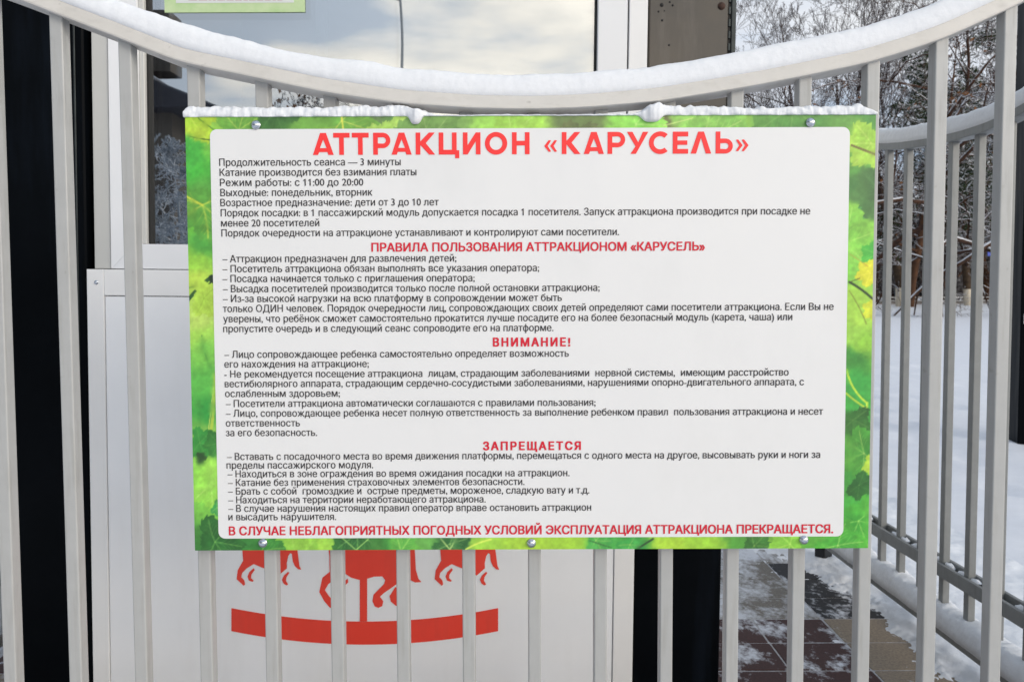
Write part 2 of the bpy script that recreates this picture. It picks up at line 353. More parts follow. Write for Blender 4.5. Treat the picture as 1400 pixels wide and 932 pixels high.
# paver edge patches of snow lying on the pavers
def patch(x, y):
    a = fbm(x * 5 + 9, y * 6, 2, 3); b = fbm(x * 30, y * 34, 7, 5)
    far = min(max((y - 2.3) / .5, 0), 1)
    return -.0075 + .010 * (a - .10) + .0055 * b + .005 * far
mb = MB(); grid(mb, [-.3 + .01 * i for i in range(150)], [1.75 + .01 * i for i in range(230)], patch)
tag(mb.build('snow_patches', M['snow'], smooth=True), label='thin patches of trodden snow lying on the coloured pavers', kind='stuff')

# ------------------------------------------------------------------ front fence
FY = 1.11
front = empty('metal_fence', (0.03, FY, 0), label='pale grey metal bar fence with dipping curved top rail, carrying the rules board', cat='fence')
def FP(o):  # keep world placement under the empty
    o.parent = front; o.matrix_parent_inverse = front.matrix_world.inverted(); return o
bpy.context.view_layer.update()
rail_pts = [(-160, 470), (-80, 441), (0, 414.5), (67, 389), (100, 376), (175, 347), (250, 317), (350, 296), (450, 275), (550, 260.5), (650, 253.5), (730, 252), (800, 254), (900, 262), (1000, 277.5), (1050, 286), (1175, 310.5), (1242, 330), (1292, 347.5), (1375, 385), (1440, 418), (1530, 466)]
bulge = lambda x: .012 + .017 * math.exp(-((x + .08) / .36) ** 2)
tilt = lambda x: .05 + .30 * math.exp(-((x - .02) / .40) ** 2)
def _ry(px): x = (px - 700) * FY / FPX; return FY - bulge(x)
rpx = [(p[0] - 700) * _ry(p[0]) / FPX for p in rail_pts]; rpz = [EYE + (p[1]) * _ry(p[0]) / FPX + .0012 for p in rail_pts]
def smooth_interp(xs, zs):
    n = 400; gx = np.linspace(xs[0], xs[-1], n); gz = np.interp(gx, xs, zs)
    k = 21; ker = np.hanning(k); ker /= ker.sum()
    pad = np.concatenate([gz[0] + (gz[1] - gz[0]) * np.arange(-(k // 2), 0), gz, gz[-1] + (gz[-1] - gz[-2]) * np.arange(1, k // 2 + 1)])
    return gx, np.convolve(pad, ker, 'valid')
GX, GZ = smooth_interp(rpx, rpz)
railz = lambda x: float(np.interp(x, GX, GZ))
RH, RD = .0226, .042
def bar_mesh(z0, z1, w=.0202, d=.0205):
    prof = rrect(-w / 2, w / 2, 0, d, .0022, 3)
    return MB().prism([(x, y, z0) for x, y in prof], [(x, y, z1) for x, y in prof])
for k in range(-1, 18):
    x0 = -.0806 + .105 * (k - 7) + .0101
    b = bar_mesh(.10, railz(x0) + .004); FP(b.build('bar', M['grey'], loc=(x0, FY, 0)))
def sweep_rail(x0, x1, n, y0, y1, h, zf, r=.003, dz=0, yo=lambda x: 0., tl=lambda x: 0.):
    rings = []
    for i in range(n + 1):
        x = lerp(x0, x1, i / n); s = (zf(x + .004) - zf(x - .004)) / .008; L = math.hypot(1, s); nx, nz = -s / L, 1 / L
        prof = rrect(y0, y1, 0, h, r, 2)
        t_ = math.tan(tl(x)); rings.append([(x + nx * (v + dz), u - yo(x) + v * t_, zf(x) + nz * (v + dz)) for u, v in prof])
    return MB().sweep(rings)
FP(sweep_rail(rpx[0] + .01, rpx[-1] - .01, 160, FY, FY + .050, RH, railz, .003, 0, bulge, tilt).build('top_rail', M['skylit_rail']))
xa, xb = rpx[0] + .01, rpx[-1] - .01
FP(sweep_rail(xa, xb, 2, FY - .012, FY - .002, .04, lambda x: .215).build('lower_rail', M['grey']))
FP(sweep_rail(xa, xb, 2, FY + .0225, FY + .033, .04, lambda x: .215).build('lower_rail', M['grey']))
FP(sweep_rail(xa, xb, 2, FY - .012, FY + .033, .02, lambda x: .078).build('bottom_rail', M['grey']))

def snow_cap(path, normal_side, w, h, seed, n_around=14, rough=.0035, lump=.006, flat=.15):
    """path: list of (Vector centre of rail top, Vector up, Vector side); dome shaped section with noise"""
    rings = []
    for i, (c, up, sd) in enumerate(path):
        tt = c.x * 1.0 + c.y * 1.3; hh = h * (1 + .14 * fbm(tt * 6, seed, 0, 2)); ww = w * (1 + .06 * fbm(tt * 7, seed + 5, 0, 3))
        e = min(1, min(i, len(path) - 1 - i) / 3 + .25)
        ring = []
        for k in range(n_around + 1):
            a = math.pi * k / n_around
            ca, sa = math.cos(a), math.sin(a)
            u = math.copysign(abs(ca) ** .62, ca) * ww / 2; v = sa ** .62 * hh * e
            p = c + sd * u + up * v
            q = p * 60
            d = rough * fbm(q.x, q.y, q.z + seed, 5) * (.35 + .65 * sa) + lump * fbm(p.x * 14, p.y * 14, p.z * 14 + seed, 3) * sa * .5
            ring.append(p + (sd * ca + up * sa) * d)
        ring.append(c - sd * ww * .40 - up * .002); ring.append(c + sd * ww * .40 - up * .002)
        rings.append(ring)
    return MB().sweep(rings)
path = []
N_ = 900
for i in range(N_ + 1):
    x = lerp(xa, xb, i / N_); s = (railz(x + .01) - railz(x - .01)) / .02; L = math.hypot(1, s); up = Vector((-s / L, 0, 1 / L))
    path.append((Vector((x, FY - bulge(x) + math.tan(tilt(x)) * RH + .0215, railz(x))) + up * (RH - .001), up, Vector((0, 1, 0))))
sc = snow_cap(path, 0, .0445, .0365, 11, n_around=24, rough=.0009, lump=.0048).build('rail_snow', M['railsnow'], smooth=True)
tag(sc, label='thick rounded snow lying along the curved top rail of the front fence', kind='stuff')

# ------------------------------------------------------------------ side fence (runs away from us on the right)
def side_fence(xf, zs_bars, ya, yb, label, topf, snow_seed, name='metal_fence', bars=True):
    root = empty(name, (xf(ya), ya, 0), label=label, cat='fence'); bpy.context.view_layer.update()
    inv = root.matrix_world.inverted()
    def P(o): o.parent = root; o.matrix_parent_inverse = inv; return o
    for y in zs_bars:
        b = MB(); prof = rrect(-.0202, 0, 0, .0202, .0022, 2)
        z1 = topf(y) + .006
        b.prism([(x, v, .115) for x, v in prof], [(x, v, z1) for x, v in prof]); P(b.build('bar', M['sidegrey'], loc=(xf(y), y, 0)))
    def run(xo0, xo1, zf, h, n, nm, r=.0025):
        rings = []
        for i in range(n + 1):
            y = lerp(ya, yb, i / n); s = (zf(y + .004) - zf(y - .004)) / .008; L = math.hypot(1, s); ny, nz = -s / L, 1 / L
            rings.append([(xf(y) + u, y + ny * v, zf(y) + nz * v) for u, v in rrect(xo0, xo1, 0, h, r, 2)][::-1])
        return P(MB().sweep(rings).build(nm, M['sidegrey']))
    run(-.0315, .0105, topf, .0226, 70, 'top_rail')
    run(-.0315, -.0205, lambda y: .250, .038, 4, 'lower_rail')
    run(.0005, .0115, lambda y: .252, .042, 4, 'lower_rail')
    run(-.0315, .0115, lambda y: .085, .034, 4, 'bottom_rail')
    return root
topz = lambda y: float(np.interp(y, SGX, SGZ))
SGX, SGZ = smooth_interp([1.0, 1.12, 1.30, 1.5, 1.713, 1.815, 1.93, 2.05, 2.2, 2.3, 2.41, 2.6, 2.8], [EYE + v for v in [.62, .58, .515, .46, .4245, .4145, .417, .427, .447, .465, .492, .545, .60]])
zs = [2.284 - .1068 * k for k in range(-3, 11)]
side_fence(SX, zs, 1.165, 2.70, 'grey metal bar fence running away on the right, snow over its dipping top rail', topz, 3)
def cap_path(xf, zf, ya, yb, n, h0, xo=-.0105):
    out = []
    for i in range(n + 1):
        y = lerp(ya, yb, i / n); s = (zf(y + .01) - zf(y - .01)) / .02; L = math.hypot(1, s); up = Vector((0, -s / L, 1 / L))
        out.append((Vector((xf(y) + xo, y, zf(y))) + up * h0, up, Vector((-1, 0, 0))))
    return out
tag(snow_cap(cap_path(SX, topz, 1.17, 2.70, 700, .0216), 0, .043, .046, 31, n_around=20, rough=.0016, lump=.006).build('rail_snow', M['railsnow'], smooth=True), label='rounded snow lying on the top rail of the fence on the right', kind='stuff')
tag(snow_cap(cap_path(SX, lambda y: .085, 1.17, 2.70, 500, .030), 0, .080, .058, 37, rough=.004, lump=.010).build('rail_snow', M['snow'], smooth=True), label='snow heaped over the bottom rail of the fence on the right', kind='stuff')
# specks of snow caught in the channel of the middle rail
mb = MB()
for i, y in enumerate(zs):
    for side in (-1, 1):
        if rnd.random() < .8:
            pts = []; yy = y + .01 + side * .026
            base = Vector((SX(yy) - .011, yy, .284)); n = 8
            for a in range(5):
                ph = math.pi / 2 * a / 4; rr_ = .010 * math.cos(ph) + .0008
                pts.append([base + Vector((rr_ * .95 * math.cos(2 * math.pi * j / n), rr_ * (1.9 + .9 * noise.noise(Vector((j * 1.3, y * 31, 2)))) * math.sin(2 * math.pi * j / n), .008 * math.sin(ph) + .005 * noise.noise(Vector((j * .7, y * 9, a * .5))))) for j in range(n)])
            mb.sweep(pts)
tag(mb.build('snow_clumps', M['snow'], smooth=True), label='small clumps of snow caught in the middle rail of the fence on the right', kind='stuff')
# black corner post at its far end
cp = MB().prism([(x, y, -.01) for x, y in rrect(-.023, .023, -.023, .023, .003, 2)], [(x, y, 1.38) for x, y in rrect(-.023, .023, -.023, .023, .003, 2)])
o = cp.build('fence_post', M['blackpost'], loc=(1.215, 2.735, 0)); o.rotation_euler = (0, 0, .5)
pr = empty('corner_post', (1.215, 2.735, 0), label='slim black post standing in the snow at the far end of the side fence', cat='post')
bpy.context.view_layer.update(); o.name = 'shaft'; o.parent = pr; o.location = (0, 0, 0)
MB().prism([(x, y, 1.38) for x, y in rrect(-.026, .026, -.026, .026, .004, 2)], [(x, y, 1.392) for x, y in rrect(-.024, .024, -.024, .024, .004, 2)]).build('post_cap', M['blackpost'], pr)
# left side fence: only a sliver shows past the pillar
LX = lambda y: -1.435 + .010 * y
side_fence(LX, [1.95 + .107 * k for k in range(0, 9)], 1.9, 2.9, 'dark grey bar fence glimpsed at the far left edge beyond the black pillar', lambda y: 1.5, 5)

# ------------------------------------------------------------------ rules board
SY = 1.085
bx0, bx1, bz0, bz1 = -.4928, .5510, .6490, 1.3127
board = empty('rules_board', ((bx0 + bx1) / 2, SY, bz0), label='large Cyrillic carousel rules board with green leaf border, screwed to the fence bars', cat='sign'); bpy.context.view_layer.update()
BI = board.matrix_world.inverted()
def BP(o): o.parent = board; o.matrix_parent_inverse = BI; return o
BP(MB().box(bx0, bx1, SY, SY + .004, bz0, bz1).build('panel', M['alu']))
BP(MB().box(bx0 + .01, bx1 - .01, SY + .0045, SY + .0235, bz1 - .022, bz1 - .002).build('backing_rail', M['alu']))
BP(MB().box(bx0 + .01, bx1 - .01, SY + .0045, SY + .0235, bz0 + .004, bz0 + .024).build('backing_rail', M['alu']))
# white field
wx0, wx1, wz0, wz1 = -.4555, .5118, .6678, 1.2940
pts = rrect(wx0, wx1, wz0, wz1, .0105, 6)
mb = MB(); mb.add([(x, SY - .0012, z) for x, z in pts], [tuple(range(len(pts)))]); BP(mb.build('white_field', M['signwhite']))
def photo_xz(px, py): return W(px, py, SY)

# leaf border: a flat print, coloured cell by cell from drawn leaves, veins and stems
def paint_border():
    cw = .00135
    nx = int((bx1 - bx0) / cw) + 1; nz = int((bz1 - bz0) / cw) + 1
    X = np.linspace(bx0, bx1, nx); Z = np.linspace(bz0, bz1, nz)
    # work in photo-like board units: u right (0..945), v down (0..592)
    U, V = np.meshgrid((X - bx0) / (bx1 - bx0) * 932 + 260, (bz1 - Z) / (bz1 - bz0) * 592 + 158, indexing='xy')
    rs = np.random.RandomState(3)
    def vnoise(sc, seed):
        r = np.random.RandomState(seed); gxn, gzn = int(1000 / sc) + 3, int(700 / sc) + 3
        G = r.rand(gzn, gxn); fx = (U - 240) / sc; fz = (V - 140) / sc; ix = fx.astype(int); iz = fz.astype(int); tx = fx - ix; tz = fz - iz
        tx = tx * tx * (3 - 2 * tx); tz = tz * tz * (3 - 2 * tz)
        return (G[iz, ix] * (1 - tx) + G[iz, ix + 1] * tx) * (1 - tz) + (G[iz + 1, ix] * (1 - tx) + G[iz + 1, ix + 1] * tx) * tz
    def fb(sc, seed): return vnoise(sc, seed) * .55 + vnoise(sc / 2.1, seed + 1) * .28 + vnoise(sc / 4.3, seed + 2) * .17
    n1, n2, n3 = fb(40, 1), fb(14, 5), fb(5, 9)
    anchors = [  # photo x, y, colour
        (262, 175, (170, 210, 70)), (262, 205, (95, 185, 75)), (270, 228, (75, 185, 70)), (275, 260, (95, 165, 75)), (268, 300, (110, 190, 70)), (280, 325, (80, 160, 70)), (272, 350, (150, 205, 75)), (272, 375, (185, 215, 85)), (272, 430, (190, 220, 110)), (275, 455, (165, 215, 90)), (280, 480, (125, 200, 85)), (275, 520, (95, 185, 80)), (282, 560, (50, 150, 65)), (280, 585, (150, 205, 90)), (284, 650, (150, 220, 85)), (284, 690, (130, 205, 80)), (284, 730, (50, 115, 50)),
        (300, 168, (150, 205, 85)), (330, 168, (105, 165, 80)), (375, 168, (70, 115, 60)), (420, 168, (120, 175, 80)), (500, 168, (110, 135, 90)), (560, 168, (105, 155, 85)), (610, 168, (130, 170, 95)), (680, 168, (165, 220, 100)), (735, 168, (175, 225, 100)), (775, 168, (110, 130, 85)), (810, 168, (115, 135, 85)), (855, 168, (150, 220, 95)), (897, 168, (110, 105, 80)), (940, 168, (160, 220, 110)), (1000, 168, (150, 205, 90)), (1050, 168, (115, 180, 90)), (1100, 166, (85, 150, 75)), (1150, 166, (105, 160, 80)), (1185, 166, (80, 145, 70)),
        (1178, 190, (160, 215, 80)), (1180, 225, (95, 165, 75)), (1178, 260, (65, 115, 65)), (1178, 285, (80, 155, 80)), (1175, 320, (130, 205, 80)), (1180, 355, (80, 175, 70)), (1170, 350, (150, 210, 90)), (1172, 400, (165, 210, 80)), (1175, 430, (175, 220, 85)), (1165, 455, (160, 210, 85)), (1182, 468, (150, 205, 70)), (1168, 485, (60, 140, 60)), (1172, 520, (65, 170, 75)), (1170, 560, (70, 175, 75)), (1176, 600, (70, 130, 60)), (1172, 650, (70, 155, 65)), (1172, 690, (75, 175, 70)), (1172, 730, (80, 180, 70)),
        (330, 745, (60, 135, 60)), (400, 745, (150, 205, 75)), (440, 745, (165, 215, 80)), (480, 745, (55, 110, 55)), (530, 745, (70, 150, 65)), (580, 745, (110, 180, 85)), (615, 745, (50, 105, 60)), (660, 745, (165, 215, 75)), (720, 743, (170, 210, 65)), (780, 743, (165, 210, 65)), (830, 743, (80, 180, 80)), (870, 743, (70, 160, 70)), (920, 743, (175, 215, 65)), (970, 743, (160, 210, 65)), (1010, 743, (90, 165, 65)), (1040, 743, (70, 130, 55)), (1070, 743, (145, 200, 70)), (1120, 743, (95, 175, 65)), (1175, 743, (75, 165, 65))]
    num = np.zeros(U.shape + (3,)); den = np.zeros(U.shape)
    Uw = U + (n2 - .5) * 26; Vw = V + (n1 - .5) * 20
    for ax, ay, c in anchors:
        w = 1 / ((Uw - ax) ** 2 + (Vw - ay) ** 2 + 60) ** 1.7
        num += w[..., None] * np.array(c, float); den += w
    C = num / den[..., None]
    def blend(mask, col):
        nonlocal C
        C = C * (1 - mask[..., None]) + np.array(col, float) * mask[..., None] if np.ndim(col) == 1 else C * (1 - mask[..., None]) + col * mask[..., None]
    def line(p0, p1, w, col, a=1., soft=.8, bend=0.):
        mxp, myp = (p0[0] + p1[0]) / 2 + bend * (p1[1] - p0[1]), (p0[1] + p1[1]) / 2 - bend * (p1[0] - p0[0])
        P = [((1 - t) ** 2 * p0[0] + 2 * t * (1 - t) * mxp + t * t * p1[0], (1 - t) ** 2 * p0[1] + 2 * t * (1 - t) * myp + t * t * p1[1]) for t in np.linspace(0, 1, 7)]
        x0, x1 = min(p[0] for p in P) - 6, max(p[0] for p in P) + 6; y0, y1 = min(p[1] for p in P) - 6, max(p[1] for p in P) + 6
        sel = np.where((U > x0) & (U < x1) & (V > y0) & (V < y1))
        if len(sel[0]) == 0: return
        u, v = U[sel], V[sel]; D = np.full(u.shape, 1e9)
        for a_, b_ in zip(P[:-1], P[1:]):
            dx, dy = b_[0] - a_[0], b_[1] - a_[1]; L = dx * dx + dy * dy + 1e-9
            t = np.clip(((u - a_[0]) * dx + (v - a_[1]) * dy) / L, 0, 1); D = np.minimum(D, np.hypot(u - a_[0] - t * dx, v - a_[1] - t * dy))
        m = np.clip((w / 2 + soft / 2 - D) / soft, 0, 1) * a
        C[sel] = C[sel] * (1 - m[:, None]) + np.array(col, float) * m[:, None]
    def leaf(cx, cy, size, ang, ca, cb, seed, vein=(190, 225, 120), va=.7, edge=1.5, teeth=26, lobes=5, vw=1.3):
        sel = np.where((abs(U - cx) < size * 1.25) & (abs(V - cy) < size * 1.25))
        if len(sel[0]) == 0: return
        u, v = U[sel] - cx, V[sel] - cy; a = np.arctan2(v, u) - ang; r = np.hypot(u, v)
        rl = random.Random(seed); va_ = [w + rl.uniform(-.12, .12) for w in (-1.95, -.98, 0., .98, 1.95)]; aw = (a + math.pi) % (2 * math.pi) - math.pi
        sh = np.zeros_like(aw)
        for q, w in enumerate(va_): sh = np.maximum(sh, np.exp(-((aw - w) / .42) ** 2) * (1 - .12 * abs(q - 2)))
        saw = ((aw * teeth / (2 * math.pi) + seed * .3) % 1); rr = size * (.60 + .36 * sh + .045 * (saw * 2 - 1) + .02 * np.sin(11 * aw + seed)) * np.where(np.abs(aw) > 2.55, .75, 1.)
        m = np.clip((rr - r) / edge + .5, 0, 1)
        k = np.clip(n1[sel] * 1.1 - .25 + .5 * (r / size), 0, 1)
        col = np.array(ca, float) * (1 - k[:, None]) + np.array(cb, float) * k[:, None]
        col = col * (.90 + .16 * n2[sel])[:, None]
        C[sel] = C[sel] * (1 - m[:, None]) + col * m[:, None]
        for t0 in va_:
            t = ang + t0; L = size * .86 * (1 - .08 * abs(t0))
            e = (cx + L * math.cos(t), cy + L * math.sin(t)); line((cx, cy), e, vw, vein, va * .85, bend=rl.uniform(-.08, .08), soft=1.4)
            for q in range(1, 5):
                f = q / 5.2; bx, by = cx + L * f * math.cos(t), cy + L * f * math.sin(t)
                for sgn in (-1, 1):
                    l2 = L * (1 - f) * .62 * rl.uniform(.8, 1.1); t2 = t + sgn * rl.uniform(.6, .8)
                    line((bx, by), (bx + l2 * math.cos(t2), by + l2 * math.sin(t2)), vw * .55, vein, va * .42, bend=.10 * sgn, soft=1.3)
    # top edge
    leaf(262, 150, 52, .9, (150, 205, 60), (190, 215, 70), 1, vein=(215, 230, 110), teeth=40)
    leaf(332, 176, 46, -.4, (95, 160, 70), (140, 195, 80), 2, vein=(200, 220, 110))
    line((278, 160), (302, 178), 1.6, (70, 120, 40), .8); line((262, 183), (298, 189), 1.6, (60, 90, 40), .9, bend=-.05)
    leaf(380, 150, 40, .2, (55, 100, 55), (80, 130, 65), 3, vein=(110, 150, 90), va=.4)
    leaf(471, 164, 62, .4, (110, 170, 75), (130, 180, 80), 4, vein=(225, 225, 110)); line((471, 150), (473, 178), 2.2, (225, 220, 90), .8)
    leaf(536, 182, 40, 1.2, (165, 210, 100), (185, 215, 110), 5, vein=(200, 225, 130))
    leaf(590, 190, 58, -.9, (105, 150, 80), (130, 170, 95), 6, vein=(185, 205, 140), va=.5)
    leaf(700, 188, 62, .3, (150, 205, 90), (180, 230, 95), 7, vein=(205, 235, 140), teeth=44)
    leaf(790, 200, 44, 0, (90, 110, 70), (120, 125, 85), 8, va=.1)
    leaf(868, 170, 44, .1, (140, 220, 95), (170, 235, 110), 9, vein=(195, 235, 140), teeth=34)
    leaf(962, 186, 66, .6, (120, 190, 90), (170, 225, 110), 10, vein=(215, 235, 150)); line((905, 172), (945, 162), 1.4, (215, 235, 150), .8); 
    leaf(1080, 150, 70, 1.6, (80, 140, 70), (120, 180, 85), 11, vein=(150, 190, 110), va=.5)
    # right edge
    leaf(1186, 196, 40, 2.2, (155, 215, 75), (185, 225, 90), 12, vein=(210, 235, 120))
    line((1160, 199), (1194, 212), 3.2, (120, 110, 60), .95)
    leaf(1200, 262, 46, 2.9, (50, 95, 55), (80, 130, 70), 13, vein=(110, 160, 100), va=.4)
    leaf(1150, 330, 62, -.4, (115, 195, 75), (150, 215, 85), 14, vein=(190, 230, 120), va=.6)
    leaf(1196, 345, 24, 2.6, (60, 170, 65), (85, 190, 70), 15, vein=(140, 210, 100), va=.4)
    leaf(1188, 371, 22, 2.9, (240, 230, 45), (215, 220, 60), 16, vein=(250, 240, 110), va=.4, teeth=18)
    leaf(1196, 420, 20, 2.5, (225, 225, 55), (200, 220, 70), 17, va=.3, teeth=16)
    line((1160, 383), (1192, 406), 3.4, (35, 60, 30), .95, bend=.06); line((1160, 383), (1174, 378), 1.3, (90, 90, 40), .8); line((1160, 345), (1185, 362), 1.4, (190, 150, 70), .6)
    line((1160, 395), (1184, 440), 1.5, (120, 130, 50), .8, bend=.06)
    line((1158, 502), (1186, 548), 2.6, (195, 225, 70), 1, bend=-.18); line((1158, 535), (1187, 556), 2.4, (190, 220, 70), 1, bend=-.05); line((1187, 548), (1186, 592), 3, (190, 225, 75), 1)
    leaf(1168, 572, 30, 1.4, (45, 100, 45), (60, 120, 50), 18, va=.2, teeth=24); leaf(1190, 600, 26, 2, (40, 85, 40), (55, 105, 50), 19, va=.1)
    leaf(1184, 618, 44, 2.6, (65, 150, 60), (90, 170, 65), 20, vein=(170, 210, 110)); leaf(1192, 634, 17, .4, (190, 215, 70), (160, 205, 70), 21, va=.2)
    leaf(1178, 662, 24, .6, (42, 100, 46), (58, 125, 52), 22, va=.1, teeth=22)
    leaf(1178, 712, 56, 1.1, (60, 165, 60), (95, 185, 65), 23, vein=(165, 225, 110))
    # left edge
    leaf(281, 276, 52, 1.5, (105, 170, 75), (85, 155, 65), 24, vein=(215, 225, 90), vw=2.0); line((281, 276), (255, 262), 2.4, (220, 225, 80), .9)
    leaf(262, 205, 26, .4, (70, 170, 70), (85, 185, 75), 25, va=.0, edge=8)
    line((256, 407), (292, 372), 5, (45, 85, 45), .95, bend=.06); line((258, 388), (286, 382), 1.8, (90, 130, 50), .8)
    leaf(292, 378, 9, 0, (30, 50, 35), (40, 60, 40), 26, va=0)
    leaf(280, 402, 30, .2, (165, 205, 80), (185, 215, 85), 27, vein=(140, 175, 60), va=.6)
    line((276, 453), (292, 505), 2, (55, 120, 55), .9, bend=-.12)
    line((293, 505), (279, 620), 4.2, (175, 200, 75), .95, bend=.05); line((291, 520), (280, 600), 1.2, (215, 225, 110), .8)
    leaf(270, 600, 26, .3, (52, 145, 62), (68, 160, 68), 28, va=.15); leaf(296, 600, 24, 2, (45, 115, 50), (65, 140, 60), 29, va=.15)
    leaf(270, 622, 11, 0, (40, 70, 40), (50, 90, 45), 30, va=0)
    leaf(284, 656, 40, .5, (140, 215, 80), (165, 230, 90), 31, vein=(195, 235, 130), teeth=36)
    leaf(292, 690, 13, .5, (60, 170, 90), (70, 150, 70), 32, va=.3)
    leaf(288, 738, 44, .1, (40, 100, 45), (60, 125, 50), 33, vein=(120, 180, 90), va=.7)
    # bottom edge
    leaf(352, 752, 40, .8, (55, 130, 55), (80, 160, 65), 34, vein=(150, 200, 100)); leaf(400, 760, 40, .2, (130, 195, 70), (165, 215, 80), 35, va=.4)
    leaf(485, 728, 46, .5, (45, 100, 50), (65, 130, 55), 36, vein=(130, 185, 100)); line((464, 733), (483, 750), 1.6, (150, 200, 110), .9); line((483, 750), (500, 735), 1.6, (150, 200, 110), .9)
    leaf(545, 752, 34, .1, (75, 160, 70), (120, 200, 80), 37, va=.6)
    leaf(613, 742, 32, .7, (40, 95, 50), (60, 120, 60), 38, vein=(150, 190, 110)); line((600, 734), (613, 750), 1.8, (180, 210, 130), .9); line((613, 750), (622, 734), 1.8, (180, 210, 130), .9)
    line((635, 750), (670, 736), 2.6, (215, 235, 100), .9, bend=.1)
    leaf(815, 738, 24, .1, (90, 190, 80), (70, 170, 85), 39, va=.4); leaf(862, 744, 22, 1, (75, 190, 85), (60, 160, 75), 40, va=.4); line((872, 750), (894, 736), 3, (45, 75, 45), .9); line((806, 738), (836, 748), 2, (60, 120, 60), .8)
    leaf(1034, 746, 30, .2, (50, 105, 45), (70, 135, 55), 41, va=.3); leaf(1084, 744, 34, 2.9, (135, 205, 70), (155, 215, 75), 42, vein=(190, 230, 110), teeth=30)
    leaf(1150, 746, 44, .8, (70, 165, 60), (95, 190, 65), 43, vein=(175, 225, 120))
    def blur(A_, k):
        for ax_ in (0, 1):
            pad = [(k, k) if i == ax_ else (0, 0) for i in range(3)]; cs = np.cumsum(np.pad(A_, pad, 'edge'), axis=ax_); cs = np.concatenate([np.zeros_like(np.take(cs, [0], ax_)), cs], ax_)
            w_ = 2 * k + 1; n_ = A_.shape[ax_]; A_ = (np.take(cs, np.arange(w_, w_ + n_), ax_) - np.take(cs, np.arange(0, n_), ax_)) / w_
        return A_
    soft = np.clip((n1 - .58) * 9, 0, 1)[..., None]; C = C * (1 - soft) + blur(blur(C, 2), 2) * soft; C = C * np.array([.98, .985, .94])
    C *= (.90 + .20 * n3)[..., None]; C = np.clip(C * (.94 + .12 * n2)[..., None], 0, 255)
    inside = (U > 0)
    lin = (np.clip(C, 0, 255) / 255); lin = np.where(lin <= .04045, lin / 12.92, ((lin + .055) / 1.055) ** 2.4)
    keep = ~((X[None, :-1] > wx0 + .016) & (X[None, 1:] < wx1 - .016) & (Z[:-1, None] > wz0 + .016) & (Z[1:, None] < wz1 - .016))
    jj, ii = np.where(keep); a = jj * nx + ii
    faces = np.stack([a, a + 1, a + nx + 1, a + nx], 1)
    used, inv_ = np.unique(faces, return_inverse=True); faces = inv_.reshape(faces.shape)
    gx_, gz_ = np.meshgrid(X, Z, indexing='xy'); co = np.zeros((len(used), 3)); co[:, 0] = gx_.ravel()[used]; co[:, 1] = SY - .0006; co[:, 2] = gz_.ravel()[used]
    me = bpy.data.meshes.new('leaf_border'); me.vertices.add(len(co)); me.vertices.foreach_set('co', co.ravel())
    me.loops.add(faces.size); me.loops.foreach_set('vertex_index', faces.ravel().astype(np.int32)); me.polygons.add(len(faces))
    me.polygons.foreach_set('loop_start', np.arange(0, faces.size, 4, dtype=np.int32)); me.update(calc_edges=True)
    at = me.color_attributes.new('print', 'FLOAT_COLOR', 'POINT'); cc = np.ones((len(co), 4)); cc[:, :3] = lin.reshape(-1, 3)[used]; at.data.foreach_set('color', cc.ravel())
    return me
BP(link('leaf_border', paint_border(), M['leafprint']))

